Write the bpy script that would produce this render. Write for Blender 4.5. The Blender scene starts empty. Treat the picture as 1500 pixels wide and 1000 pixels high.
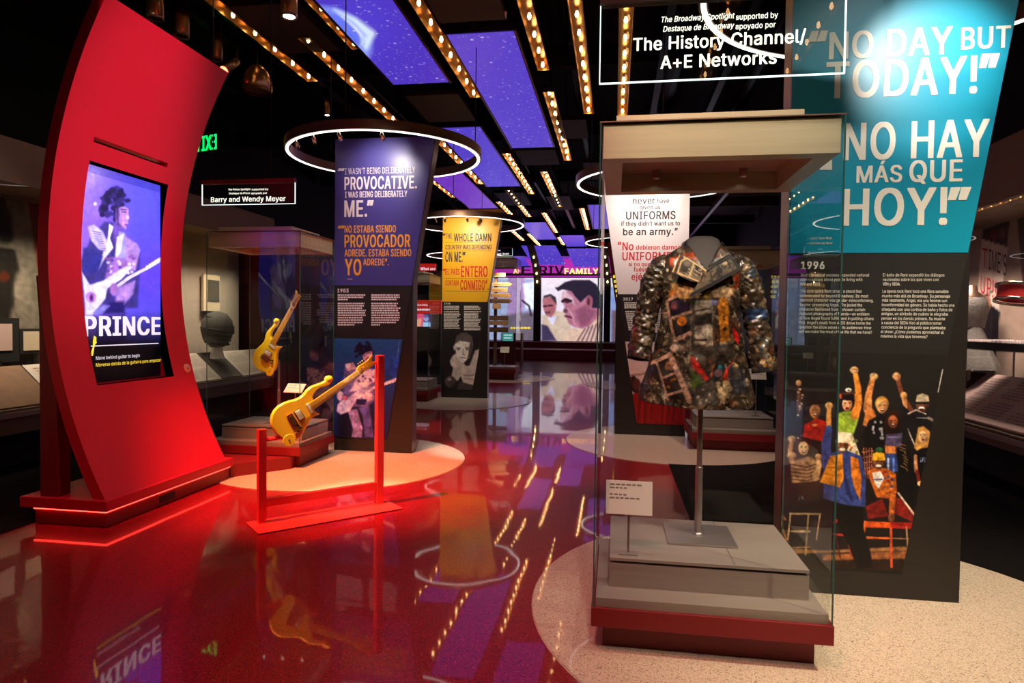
import bpy, bmesh, math, random, os
import numpy as np
from mathutils import Vector, Matrix
from mathutils.geometry import delaunay_2d_cdt
from math import pi, sin, cos, atan, atan2, radians, sqrt
random.seed(7); rng = np.random.default_rng(7)
SC = bpy.context.scene
COL = SC.collection
# ------------------------------------------------------------------ camera
F = 960.0; EYE = 1.5
YAW = atan(150/960); PITCH = -atan(27/960); ROLL = radians(0.72)
_f = np.array([-sin(YAW)*cos(PITCH), cos(YAW)*cos(PITCH), sin(PITCH)])
_r0 = np.array([cos(YAW), sin(YAW), 0.]); _u0 = np.cross(_r0, _f)
_r = _r0*cos(ROLL)+_u0*sin(ROLL); _u = -_r0*sin(ROLL)+_u0*cos(ROLL)
cam = bpy.data.cameras.new('camera'); cam.sensor_width = 36; cam.lens = 36*F/1500
cam.clip_start = .05; cam.clip_end = 200
camo = bpy.data.objects.new('camera', cam); COL.objects.link(camo)
camo.matrix_world = Matrix(((_r[0], _u[0], -_f[0], 0), (_r[1], _u[1], -_f[1], 0), (_r[2], _u[2], -_f[2], EYE), (0, 0, 0, 1)))
SC.camera = camo
SC.view_settings.view_transform = 'Standard'; SC.view_settings.look = 'None'
SC.view_settings.gamma = 1; SC.view_settings.use_curve_mapping = False
SC.view_settings.exposure = 0.0
SC.cycles.use_denoising = True
SC.cycles.max_bounces = 10; SC.cycles.transparent_max_bounces = 24
SC.cycles.sample_clamp_indirect = 4
# ------------------------------------------------------------------ world
w = bpy.data.worlds.new('world'); SC.world = w; w.use_nodes = True
w.node_tree.nodes['Background'].inputs[0].default_value = (1, .85, .8, 1)
w.node_tree.nodes['Background'].inputs[1].default_value = 0.012

def lamp(kind, loc, target, energy, color=(1, .8, .6), size=.1, angle=60, blend=.6, sy=None, spread=None):
    l = bpy.data.lights.new(kind.lower()+'_light', kind); l.energy = energy; l.color = color
    if kind == 'SPOT': l.spot_size = radians(angle); l.spot_blend = blend; l.shadow_soft_size = size
    elif kind == 'AREA':
        l.size = size
        if sy: l.shape = 'RECTANGLE'; l.size = sy; l.size_y = size
        if spread: l.spread = radians(spread)
    else: l.shadow_soft_size = size
    o = bpy.data.objects.new('gallery_light', l); COL.objects.link(o); o.location = loc
    d = Vector(target)-Vector(loc); o.rotation_euler = d.to_track_quat('-Z', 'Y').to_euler()
    return o
WARM = (1, .78, .55); WHITE = (1, .9, .8)
# ceiling spots of the gallery (no housings modelled; several added to brighten the floor)
lamp('SPOT', (-.9, 4.7, 5.3), (-3.85, 4.65, 2.95), 760, (1, .82, .74), .05, 34, 1)      # kiosk upper wash
lamp('SPOT', (-1.2, 3.6, 5.3), (-3.7, 4.9, 1.0), 260, (1, .62, .58), .06, 44, 1)          # kiosk lower wash
lamp('SPOT', (-3.35, 3.7, 5.3), (-2.35, 5.75, 0), 5600, (1, .22, .08), .05, 38, 1)       # red-orange on the guitar stand
lamp('SPOT', (-2.9, 2.6, 5.2), (-2.25, 4.75, .95), 2300, (1, .70, .40), .03, 13, .7)      # guitar key
lamp('SPOT', (-4.4, 7.6, 4.7), (-2.4, 5.6, 0), 120, (1, .25, .16), .04, 40, .9)
lamp('SPOT', (.4, 5.4, 5.2), (-1.55, 7.5, 0), 2000, WHITE, .05, 13, .7)                    # floor disc by the purple pillar
lamp('SPOT', (-1.0, 12.0, 5.2), (-2.7, 11.2, 0), 800, WARM, .05, 34, .7)
lamp('SPOT', (1.4, 5.6, 5.2), (.5, 7.6, 0), 800, (1, .6, .5), .05, 40, .8)
lamp('SPOT', (2.9, 1.6, 5.2), (2.0, 3.3, 0), 1250, (1, .82, .55), .05, 46, .8)            # floor disc by the blue pillar
lamp('SPOT', (.3, -.6, 5.2), (1.2, 3.1, .2), 330, (1, .85, .7), .08, 50, .9)
lamp('SPOT', (-.8, 0.4, 5.2), (-.1, 3.2, 0), 480, (1, .30, .25), .06, 50, .9)
lamp('SPOT', (-2.4, 1.0, 5.2), (-2.3, 3.3, 0), 300, (1, .10, .10), .08, 64, 1)
lamp('SPOT', (-1.2, 7.6, 5.2), (-.9, 8.2, 0), 160, (1, .5, .5), .08, 70, 1)
lamp('SPOT', (-1.0, 14.5, 5.2), (-1.0, 14.6, 0), 160, (1, .5, .5), .08, 80, 1)
# ring spots grazing the printed pillars, with wider washes from overhead
lamp('SPOT', (1.66, 2.70, 3.42), (1.68, 3.86, 2.90), 190, WHITE, .03, 42, 1)
lamp('SPOT', (1.9, 1.6, 4.9), (1.5, 3.86, 1.6), 330, WHITE, .05, 50, 1)
lamp('SPOT', (-2.55, 6.52, 3.42), (-2.60, 7.13, 3.15), 42, WHITE, .03, 90, 1)
lamp('SPOT', (-1.7, 5.0, 5.0), (-2.75, 7.13, 1.5), 430, WHITE, .05, 34, 1)
lamp('SPOT', (-2.95, 11.55, 3.42), (-2.95, 12.6, 3.0), 80, WARM, .03, 110, 1)
lamp('SPOT', (-1.9, 10.0, 5.0), (-2.9, 12.6, 1.35), 520, WHITE, .05, 44, 1)
lamp('SPOT', (.4, 8.2, 3.42), (.4, 9.0, 2.9), 85, (1, .85, .8), .03, 120, 1)
lamp('SPOT', (.0, 6.6, 5.0), (.5, 9.0, 1.8), 190, (1, .72, .70), .05, 44, 1)
lamp('SPOT', (.4, -.4, 5.2), (.43, 2.95, 2.3), 420, (1, .85, .62), .05, 17, .9)  # added lamp without a fixture, brightens the front of the jacket case hood
# inside the cases
lamp('SPOT', (.1, 3.1, 2.22), (.43, 3.52, 1.2), 26, (1, .82, .68), .02, 100, 1)
lamp('SPOT', (.75, 3.1, 2.22), (.45, 3.52, 1.1), 26, (1, .82, .68), .02, 100, 1)
lamp('SPOT', (-3.75, 6.20, 2.2), (-3.5, 6.52, 1.3), 75, (1, .9, .65), .02, 44, 1)
lamp('SPOT', (-3.4, 6.6, 2.2), (-3.6, 6.55, .4), 16, (1, .85, .75), .02, 60, 1)
lamp('AREA', (-5.85, 6.0, 2.76), (-6.33, 6.0, 1.2), 85, WARM, .15, sy=8.4, spread=60)
lamp('AREA', (3.75, 8.0, 2.70), (4.37, 8.0, 1.0), 100, (1, .72, .60), .15, sy=8, spread=60)
lamp('SPOT', (1.45, 8.4, 2.2), (1.4, 8.4, .4), 24, (1, .75, .7), .02, 110, 1)
lamp('SPOT', (-2.85, 16.97, 2.95), (-3.1, 17.3, 1.9), 150, WARM, .02, 110, 1)
lamp('SPOT', (-3.8, 11.9, 2.2), (-3.8, 12.0, .4), 30, WARM, .02, 110, 1)
lamp('SPOT', (-4.6, 5.2, 5.2), (-5.7, 6.5, 3.0), 60, WARM, .1, 100, 1)  # overhead and outside the cases, aimed at the left bulkhead

# ------------------------------------------------------------------ tools
def ray(x, y): return _f+_r*(x-750)/F-_u*(y-500)/F
def proj(X, Y, Z):
    "where a world point falls in the 1500x1000 photograph (arrays allowed)"
    X = np.asarray(X, float); Y = np.asarray(Y, float); Z = np.asarray(Z, float)-EYE
    d = X*_f[0]+Y*_f[1]+Z*_f[2]
    return 750+F*(X*_r[0]+Y*_r[1]+Z*_r[2])/d, 500-F*(X*_u[0]+Y*_u[1]+Z*_u[2])/d
class Plane:
    "vertical plane through p with horizontal direction e"
    def __init__(s, p, e):
        s.p = np.array(p, float)[:2]; s.e = np.array(e, float)[:2]; s.e /= np.linalg.norm(s.e); s.n = np.array([s.e[1], -s.e[0]])
    def hit(s, x, y):
        d = ray(x, y); k = (s.p@s.n)/(d[:2]@s.n); q = d[:2]*k
        return float((q-s.p)@s.e), float(EYE+d[2]*k)
    def pt(s, a, z, off=0.):
        q = s.p+s.e*a+s.n*off
        return (q[0], q[1], z)
FONT = None
try: FONT = bpy.data.fonts.load(os.path.join(bpy.utils.resource_path('LOCAL'), 'datafiles', 'fonts', 'Inter.woff2'))
except Exception: FONT = None

MATS = {}
def srgb(c):
    c = np.asarray(c, float)
    return np.where(c <= .04045, c/12.92, ((c+.055)/1.055)**2.4)
def M(name, col=(.5, .5, .5), rough=.5, metal=0., emit=None, es=0., noise=0., scale=8., bump=0., coat=0., attr=False, spec=.5, alpha=None):
    if name in MATS: return MATS[name]
    m = bpy.data.materials.new(name); m.use_nodes = True; nt = m.node_tree; b = nt.nodes['Principled BSDF']
    b.inputs['Base Color'].default_value = (*col, 1); b.inputs['Roughness'].default_value = rough
    b.inputs['Metallic'].default_value = metal; b.inputs['Coat Weight'].default_value = coat
    b.inputs['Coat Roughness'].default_value = .12
    b.inputs['Specular IOR Level'].default_value = spec
    if emit: b.inputs['Emission Color'].default_value = (*emit, 1); b.inputs['Emission Strength'].default_value = es
    if attr:
        a = nt.nodes.new('ShaderNodeAttribute'); a.attribute_name = 'Col'
        nt.links.new(a.outputs['Color'], b.inputs['Base Color'])
        if es: nt.links.new(a.outputs['Color'], b.inputs['Emission Color']); b.inputs['Emission Strength'].default_value = es
    if noise or bump:
        tc = nt.nodes.new('ShaderNodeTexCoord'); n = nt.nodes.new('ShaderNodeTexNoise'); n.inputs['Scale'].default_value = scale
        n.inputs['Detail'].default_value = 4; nt.links.new(tc.outputs['Object'], n.inputs['Vector'])
        if noise:
            mx = nt.nodes.new('ShaderNodeMix'); mx.data_type = 'RGBA'
            mx.inputs[6].default_value = (*[c*(1-noise) for c in col], 1); mx.inputs[7].default_value = (*[min(1, c*(1+noise)) for c in col], 1)
            nt.links.new(n.outputs['Fac'], mx.inputs[0]); nt.links.new(mx.outputs[2], b.inputs['Base Color'])
        if bump:
            bp = nt.nodes.new('ShaderNodeBump'); bp.inputs['Strength'].default_value = bump; bp.inputs['Distance'].default_value = .02
            nt.links.new(n.outputs['Fac'], bp.inputs['Height']); nt.links.new(bp.outputs['Normal'], b.inputs['Normal'])
    MATS[name] = m; return m
def brushed(name, c1, c2, rough=.35, metal=.6, sc=(1, 1, 30)):
    m = M(name, c1, rough, metal); nt = m.node_tree; b = nt.nodes['Principled BSDF']
    tc = nt.nodes.new('ShaderNodeTexCoord'); mp = nt.nodes.new('ShaderNodeMapping'); mp.inputs['Scale'].default_value = sc
    n = nt.nodes.new('ShaderNodeTexNoise'); n.inputs['Scale'].default_value = 2.2; n.inputs['Detail'].default_value = 5
    mx = nt.nodes.new('ShaderNodeMix'); mx.data_type = 'RGBA'; mx.inputs[6].default_value = (*c1, 1); mx.inputs[7].default_value = (*c2, 1)
    nt.links.new(tc.outputs['Object'], mp.inputs[0]); nt.links.new(mp.outputs[0], n.inputs['Vector'])
    nt.links.new(n.outputs['Fac'], mx.inputs[0]); nt.links.new(mx.outputs[2], b.inputs['Base Color'])
    return m
def terrazzo(name, base, chips, rough, sc=90, coat=0., bump=.0, fleck=(1, 1, 1), bsc=3.0, fl=.93):
    m = M(name, base, rough, coat=coat); nt = m.node_tree; b = nt.nodes['Principled BSDF']
    b.inputs['Coat Roughness'].default_value = .035; b.inputs['Specular IOR Level'].default_value = .15
    tc = nt.nodes.new('ShaderNodeTexCoord')
    v = nt.nodes.new('ShaderNodeTexVoronoi'); v.inputs['Scale'].default_value = sc
    cr = nt.nodes.new('ShaderNodeValToRGB'); e = cr.color_ramp.elements
    e[0].position = 0; e[0].color = (*base, 1); e[1].position = .62; e[1].color = (*base, 1)
    for i, c in enumerate(chips):
        x = e.new(.66+i*.09); x.color = (*c, 1)
    x = e.new(fl); x.color = (*fleck, 1)
    cr.color_ramp.interpolation = 'CONSTANT'
    sx = nt.nodes.new('ShaderNodeSeparateColor')
    nt.links.new(tc.outputs['Object'], v.inputs['Vector']); nt.links.new(v.outputs['Color'], sx.inputs[0])
    nt.links.new(sx.outputs[0], cr.inputs[0]); nt.links.new(cr.outputs[0], b.inputs['Base Color'])
    if bump:
        n = nt.nodes.new('ShaderNodeTexNoise'); n.inputs['Scale'].default_value = bsc; n.inputs['Detail'].default_value = 1
        nt.links.new(tc.outputs['Object'], n.inputs['Vector'])
        bp = nt.nodes.new('ShaderNodeBump'); bp.inputs['Strength'].default_value = bump; bp.inputs['Distance'].default_value = .01
        nt.links.new(n.outputs['Fac'], bp.inputs['Height'])
        nt.links.new(bp.outputs['Normal'], b.inputs['Coat Normal' if coat else 'Normal'])
    return m
def glassmat(name, tint=(.97, 1, .985), k=1.0):
    m = bpy.data.materials.new(name); m.use_nodes = True; nt = m.node_tree; nt.nodes.clear()
    o = nt.nodes.new('ShaderNodeOutputMaterial'); mx = nt.nodes.new('ShaderNodeMixShader')
    t = nt.nodes.new('ShaderNodeBsdfTransparent'); t.inputs[0].default_value = (*tint, 1)
    g = nt.nodes.new('ShaderNodeBsdfGlossy'); g.inputs['Roughness'].default_value = 0.0
    fr = nt.nodes.new('ShaderNodeFresnel'); fr.inputs[0].default_value = 1.5
    ge = nt.nodes.new('ShaderNodeNewGeometry'); ma = nt.nodes.new('ShaderNodeMath'); ma.operation = 'SUBTRACT'; ma.inputs[0].default_value = 1
    mu = nt.nodes.new('ShaderNodeMath'); mu.operation = 'MULTIPLY'; mu2 = nt.nodes.new('ShaderNodeMath'); mu2.operation = 'MULTIPLY'; mu2.inputs[1].default_value = k
    nt.links.new(ge.outputs['Backfacing'], ma.inputs[1]); nt.links.new(fr.outputs[0], mu.inputs[0]); nt.links.new(ma.outputs[0], mu.inputs[1])
    nt.links.new(mu.outputs[0], mu2.inputs[0]); nt.links.new(mu2.outputs[0], mx.inputs[0])
    nt.links.new(t.outputs[0], mx.inputs[1]); nt.links.new(g.outputs[0], mx.inputs[2]); nt.links.new(mx.outputs[0], o.inputs[0])
    MATS[name] = m; return m

class MB:
    def __init__(s): s.v = []; s.f = []; s.sm = []
    def add(s, vs, fs, smooth=False):
        k = len(s.v); s.v += [tuple(map(float, p)) for p in vs]; s.f += [tuple(i+k for i in f) for f in fs]; s.sm += [smooth]*len(fs); return s
    def box(s, x0, x1, y0, y1, z0, z1):
        return s.add([(x0, y0, z0), (x1, y0, z0), (x1, y1, z0), (x0, y1, z0), (x0, y0, z1), (x1, y0, z1), (x1, y1, z1), (x0, y1, z1)],
                     [(0, 3, 2, 1), (4, 5, 6, 7), (0, 1, 5, 4), (1, 2, 6, 5), (2, 3, 7, 6), (3, 0, 4, 7)])
    def obox(s, c, ex, ey, ez, hx, hy, hz):
        c, ex, ey, ez = [np.array(a, float) for a in (c, ex, ey, ez)]
        vs = [c+ex*a*hx+ey*b*hy+ez*d*hz for d in (-1, 1) for a, b in ((-1, -1), (1, -1), (1, 1), (-1, 1))]
        return s.add(vs, [(0, 3, 2, 1), (4, 5, 6, 7), (0, 1, 5, 4), (1, 2, 6, 5), (2, 3, 7, 6), (3, 0, 4, 7)])
    def prism(s, pts, a, b, fn=None):
        "pts 2D outline; fn(u,v,w)->xyz ; default XZ outline extruded along Y from a to b"
        fn = fn or (lambda u, v, w: (u, w, v)); n = len(pts)
        vs = [fn(u, v, a) for u, v in pts]+[fn(u, v, b) for u, v in pts]
        fs = [(i, (i+1) % n, (i+1) % n+n, i+n) for i in range(n)]+[tuple(range(n))[::-1], tuple(range(n, 2*n))]
        return s.add(vs, fs)
    def tube(s, pts, r, n=10, cap=True, smooth=True):
        pts = [Vector(p) for p in pts]; rs = r if hasattr(r, '__len__') else [r]*len(pts); vs = []; fs = []
        prev = None
        for i, p in enumerate(pts):
            t = (pts[min(i+1, len(pts)-1)]-pts[max(i-1, 0)]).normalized()
            a = Vector((0, 0, 1)) if abs(t.z) < .9 else Vector((1, 0, 0))
            if prev is not None: a = prev
            x = (a-t*a.dot(t)).normalized(); prev = x; y = t.cross(x)
            for k in range(n): vs.append(p+(x*cos(2*pi*k/n)+y*sin(2*pi*k/n))*rs[i])
        for i in range(len(pts)-1):
            for k in range(n): fs.append((i*n+k, i*n+(k+1) % n, (i+1)*n+(k+1) % n, (i+1)*n+k))
        if cap: fs += [tuple(range(n))[::-1], tuple(range((len(pts)-1)*n, len(pts)*n))]
        return s.add(vs, fs, smooth)
    def cyl(s, a, b, r, n=16): return s.tube([a, b], r, n, smooth=False)
    def lathe(s, c, prof, n=20, axis=(0, 0, 1), smooth=True):
        ax = Vector(axis).normalized(); x = ax.orthogonal().normalized(); y = ax.cross(x); vs = []; fs = []
        for r, h in prof:
            for k in range(n): vs.append(Vector(c)+ax*h+(x*cos(2*pi*k/n)+y*sin(2*pi*k/n))*r)
        for i in range(len(prof)-1):
            for k in range(n): fs.append((i*n+k, i*n+(k+1) % n, (i+1)*n+(k+1) % n, (i+1)*n+k))
        return s.add(vs, fs, smooth)
    def quad(s, a, b, c, d): return s.add([a, b, c, d], [(0, 1, 2, 3)])
    def build(s, name, mat, parent=None, kind=None, bevel=0, label=None):
        org = tuple(parent.get('_o', (0, 0, 0))) if parent else (0, 0, 0)
        me = bpy.data.meshes.new(name)
        me.from_pydata([(x-org[0], y-org[1], z-org[2]) for x, y, z in s.v], [], s.f)
        me.polygons.foreach_set('use_smooth', s.sm)
        bm = bmesh.new(); bm.from_mesh(me); bmesh.ops.recalc_face_normals(bm, faces=bm.faces); bm.to_mesh(me); bm.free()
        me.materials.append(MATS[mat] if isinstance(mat, str) else mat)
        o = bpy.data.objects.new(name, me); COL.objects.link(o)
        if parent: o.parent = parent; o['_o'] = org
        if kind: o['kind'] = kind
        if label: o['label'] = label
        if bevel:
            bv = o.modifiers.new('bevel', 'BEVEL'); bv.width = bevel; bv.segments = 2; bv.limit_method = 'ANGLE'; bv.angle_limit = radians(40)
        return o
def box(x0, x1, y0, y1, z0, z1): return MB().box(x0, x1, y0, y1, z0, z1)
def tag(o, label, cat, group=None):
    o['label'] = label; o['category'] = cat
    if group: o['group'] = group
    return o
def thing(name, loc, label, cat, group=None):
    o = bpy.data.objects.new(name, None); COL.objects.link(o); o.location = loc; o['_o'] = loc; o.empty_display_size = .1
    return tag(o, label, cat, group)
def S(name, mb, mat, parent=None):
    o = mb.build(name, mat, parent)
    if not parent: o['kind'] = 'structure'
    return o
def copy_tree(o, parent=None):
    c = o.copy(); COL.objects.link(c)
    if parent: c.parent = parent
    for ch in list(o.children): copy_tree(ch, c)
    return c

_tc = {}
def glyphs(txt, bold=.02, res=2):
    key = (txt, bold, res)
    if key in _tc: return _tc[key]
    c = bpy.data.curves.new('t', 'FONT'); c.body = txt; c.resolution_u = res; c.fill_mode = 'NONE'; c.space_character = 1+max(0, bold-.012)*1.9
    if FONT: c.font = FONT
    o = bpy.data.objects.new('t', c); COL.objects.link(o); me = bpy.data.meshes.new_from_object(o)
    v0 = [Vector(p.co[:2]) for p in me.vertices]; e0 = [tuple(e.vertices) for e in me.edges]
    r_ = delaunay_2d_cdt(v0, e0, [], 0, 1e-5)
    v = np.array([tuple(p) for p in r_[0]]).reshape(-1, 2); f = []
    if len(r_[2]):
        T = np.array([tuple(q) for q in r_[2]]); ce = v[T].mean(1); wn = np.zeros(len(ce), int)
        A_ = np.array(v0).reshape(-1, 2); E_ = np.array(e0); n_ = len(A_)
        # edge direction along each outline: i -> i+1, the closing edge last -> first
        for a, b in E_:
            if abs(a-b) == 1: a, b = min(a, b), max(a, b)
            else: a, b = max(a, b), min(a, b)
            (ax, ay), (bx, by) = A_[a], A_[b]
            if ay == by: continue
            hit = ((ay <= ce[:, 1]) != (by <= ce[:, 1])) & (ce[:, 0] < ax+(ce[:, 1]-ay)*(bx-ax)/(by-ay))
            wn += np.where(hit, 1 if by > ay else -1, 0)
        f = [tuple(q) for q in T[wn != 0].tolist()]
    bpy.data.objects.remove(o); bpy.data.curves.remove(c); bpy.data.meshes.remove(me)
    _tc[key] = (v, f); return v, f
CAPH = None
def caph():
    global CAPH
    if CAPH is None:
        v, f = glyphs('H', 0, 1); CAPH = v[:, 1].max()
    return CAPH
def text(mb, pl, txt, x0, x1, yb, cap, bold=.03, off=.002, res=2, slant=0., flip=False):
    "one line of lettering on plane pl: left x, right x, baseline y (at its left) and cap height, in photograph pixels"
    a0, z0 = pl.hit(x0, yb); a1, _ = pl.hit(x1, yb-(x1-x0)*0.0); _, z1 = pl.hit(x0, yb-cap)
    v, f = glyphs(txt, bold, res)
    if len(v) == 0: return
    xm, xM = v[:, 0].min(), v[:, 0].max(); h = (z1-z0)/caph(); sx = (a1-a0)/(xM-xm)
    b = max(0, bold-.008)*.62
    offs = ((0, 0),) if b <= 0 or len(txt) > 26 else ((-b, -b*.3), (b, -b*.3), (-b, b*.3), (b, b*.3), (0, 0))
    for k, (ox, oy) in enumerate(offs):
        out = []
        for x, y in v:
            xx = (x-xm) if not flip else (xM-x)
            out.append(pl.pt(a0+(xx+ox+slant*y)*sx, z0+(y+oy)*h, off+k*.00012))
        mb.add(out, f)
def blur_lines(mb, pl, x0, rows, cap, off=.002):
    "tiny print too small to read: word-long dashes; rows = [(x_end, y)]"
    for xe, y in rows:
        x = x0
        while x < xe-1:
            wd = min(random.uniform(2.2, 7)*cap/3.2, xe-x)
            a0, z0 = pl.hit(x, y); a1, z1 = pl.hit(x+wd, y-cap)
            mb.add([pl.pt(a0, z0, off), pl.pt(a1, z0, off), pl.pt(a1, z1, off), pl.pt(a0, z1, off)], [(0, 1, 2, 3)])
            x += wd+cap*.32

class Pic:
    "a printed / displayed picture: colours painted on a fine grid of vertices"
    def __init__(s, PX, PY, bg):
        s.X = PX; s.Y = PY; s.c = np.zeros(PX.shape+(3,)); s.c[:] = bg; s.tex = 0.; s.N = None; s.form = False
    def _mix(s, m, col, sl):
        m = m[..., None]; col = np.asarray(col)
        if s.tex:
            if s.N is None:
                s.N = np.zeros(s.X.shape)
                for sc_, am in ((1.6, .35), (3.2, .5), (6.5, .6)):
                    k = rng.random((int(np.ptp(s.Y)/sc_)+3, int(np.ptp(s.X)/sc_)+3))-.5; u = (s.X-s.X.min())/sc_; v = (s.Y-s.Y.min())/sc_; i = u.astype(int); j = v.astype(int); fu = u-i; fv = v-j
                    s.N += am*((k[j, i]*(1-fu)+k[j, i+1]*fu)*(1-fv)+(k[j+1, i]*(1-fu)+k[j+1, i+1]*fu)*fv)
            col = np.clip(col*(1+s.tex*s.N[sl][..., None]), 0, 1)
        s.c[sl] = s.c[sl]*(1-m)+col*m
    def _sl(s, x0, y0, x1, y1):
        k = (s.X >= x0) & (s.X <= x1) & (s.Y >= y0) & (s.Y <= y1)
        if not k.any(): return None
        r = np.where(k.any(1))[0]; c = np.where(k.any(0))[0]
        return (slice(r[0], r[-1]+1), slice(c[0], c[-1]+1))
    def ell(s, cx, cy, rx, ry, col, soft=1., a=1., ang=0.):
        R = max(rx, ry)+soft*2+1; sl = s._sl(cx-R, cy-R, cx+R, cy+R)
        if sl is None: return s
        X = s.X[sl]-cx; Y = s.Y[sl]-cy; t = radians(ang); u = X*cos(t)+Y*sin(t); v = -X*sin(t)+Y*cos(t)
        d = (np.sqrt((u/rx)**2+(v/ry)**2)-1)*min(rx, ry)
        m = a*np.clip(.5-d/max(soft, .01), 0, 1); s._mix(m, col, sl)
        if s.form and min(rx, ry) > 2.5:
            q = (u/rx*.6+v/ry*.5); cc = np.asarray(col)
            s._mix(m*np.clip(q-.15, 0, .6), cc*.35, sl); s._mix(m*np.clip(-q-.15, 0, .45), np.clip(cc*1.35+.05, 0, 1), sl)
        return s
    def poly(s, pts, col, soft=1., a=1.):
        P = np.array(pts, float); sl = s._sl(P[:, 0].min()-soft-1, P[:, 1].min()-soft-1, P[:, 0].max()+soft+1, P[:, 1].max()+soft+1)
        if sl is None: return s
        X = s.X[sl]; Y = s.Y[sl]; d = np.full(X.shape, 1e9); ins = np.zeros(X.shape, bool); n = len(P)
        for i in range(n):
            ax, ay = P[i]; bx, by = P[(i+1) % n]; ex, ey = bx-ax, by-ay; L = ex*ex+ey*ey+1e-9
            t = np.clip(((X-ax)*ex+(Y-ay)*ey)/L, 0, 1); d = np.minimum(d, (X-ax-t*ex)**2+(Y-ay-t*ey)**2)
            if ay != by: ins ^= ((ay > Y) != (by > Y)) & (X < ex*(Y-ay)/(by-ay)+ax)
        d = np.sqrt(d); d = np.where(ins, -d, d)
        s._mix(a*np.clip(.5-d/max(soft, .01), 0, 1), col, sl); return s
    def line(s, pts, wd, col, soft=.8, a=1.):
        P = np.array(pts, float); w = np.atleast_1d(wd); m = w.max()+soft+1; sl = s._sl(P[:, 0].min()-m, P[:, 1].min()-m, P[:, 0].max()+m, P[:, 1].max()+m)
        if sl is None: return s
        X = s.X[sl]; Y = s.Y[sl]; d = np.full(X.shape, 1e9)
        ww = np.interp(np.arange(len(P)), np.linspace(0, len(P)-1, len(w)), w)
        for i in range(len(P)-1):
            ax, ay = P[i]; ex, ey = P[i+1]-P[i]; L = ex*ex+ey*ey+1e-9; t = np.clip(((X-ax)*ex+(Y-ay)*ey)/L, 0, 1)
            d = np.minimum(d, np.sqrt((X-ax-t*ex)**2+(Y-ay-t*ey)**2)-(ww[i]*(1-t)+ww[i+1]*t)/2)
        s._mix(a*np.clip(.5-d/max(soft, .01), 0, 1), col, sl); return s
    def grad(s, y0, c0, y1, c1, a=1., x=False):
        t = np.clip(((s.X if x else s.Y)-y0)/(y1-y0), 0, 1)[..., None]; s.c = s.c*(1-a)+a*(np.asarray(c0)*(1-t)+np.asarray(c1)*t); return s
    def glow(s, cx, cy, r, col, a):
        m = np.exp(-((s.X-cx)**2+(s.Y-cy)**2)/(r*r))*a; s._mix(m, col, (slice(None), slice(None))); return s
    def noise(s, sc, amt, box=None):
        k = rng.random((int(np.ptp(s.Y)/sc)+3, int(np.ptp(s.X)/sc)+3))-.5
        u = (s.X-s.X.min())/sc; v = (s.Y-s.Y.min())/sc; i = u.astype(int); j = v.astype(int); fu = u-i; fv = v-j
        n = (k[j, i]*(1-fu)+k[j, i+1]*fu)*(1-fv)+(k[j+1, i]*(1-fu)+k[j+1, i+1]*fu)*fv
        if box is not None:
            m = (s.X > box[0]) & (s.X < box[2]) & (s.Y > box[1]) & (s.Y < box[3]); n = n*m
        s.c = np.clip(s.c*(1+amt*2*n[..., None]), 0, 1); return s
def picture(name, pl, outline, step, paint, mat, parent, off=.003, label=None):
    "outline: list of (a,z) in plane coordinates; grid is cut to the outline's slanted sides"
    O = np.array(outline, float); z0, z1 = O[:, 1].min(), O[:, 1].max()
    nz = max(2, int((z1-z0)/step)); na = max(2, int(np.ptp(O[:, 0])/step))
    zs = np.linspace(z1, z0, nz+1); A = np.zeros((nz+1, na+1)); Z = np.zeros_like(A)
    for k, z in enumerate(zs):
        xs = []
        for i in range(len(O)):
            (a0, b0), (a1, b1) = O[i], O[(i+1) % len(O)]
            if b0 == b1:
                if abs(z-b0) < 1e-6: xs += [a0, a1]
            elif min(b0, b1)-1e-9 <= z <= max(b0, b1)+1e-9: xs.append(a0+(a1-a0)*(z-b0)/(b1-b0))
        A[k] = np.linspace(min(xs), max(xs), na+1); Z[k] = z
    PX, PY = proj(pl.p[0]+pl.e[0]*A+pl.n[0]*off, pl.p[1]+pl.e[1]*A+pl.n[1]*off, Z)
    pic = paint(PX, PY)
    org = tuple(parent.get('_o', (0, 0, 0))) if parent else (0, 0, 0)
    V = np.stack([pl.p[0]+pl.e[0]*A+pl.n[0]*off-org[0], pl.p[1]+pl.e[1]*A+pl.n[1]*off-org[1], Z-org[2]], -1).reshape(-1, 3)
    n1 = na+1; idx = np.arange((nz)*(na)); r = idx//na; c = idx % na; q = r*n1+c
    Fq = np.stack([q, q+n1, q+n1+1, q+1], -1)
    me = bpy.data.meshes.new(name); me.from_pydata(V.tolist(), [], Fq.tolist())
    ca = me.color_attributes.new('Col', 'FLOAT_COLOR', 'POINT')
    rgba = np.ones((len(V), 4)); rgba[:, :3] = srgb(np.clip(pic.c, 0, 1)).reshape(-1, 3); ca.data.foreach_set('color', rgba.ravel())
    me.materials.append(MATS[mat]); o = bpy.data.objects.new(name, me); COL.objects.link(o)
    if parent: o.parent = parent; o['_o'] = org
    if label: o['label'] = label
    return o

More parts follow.
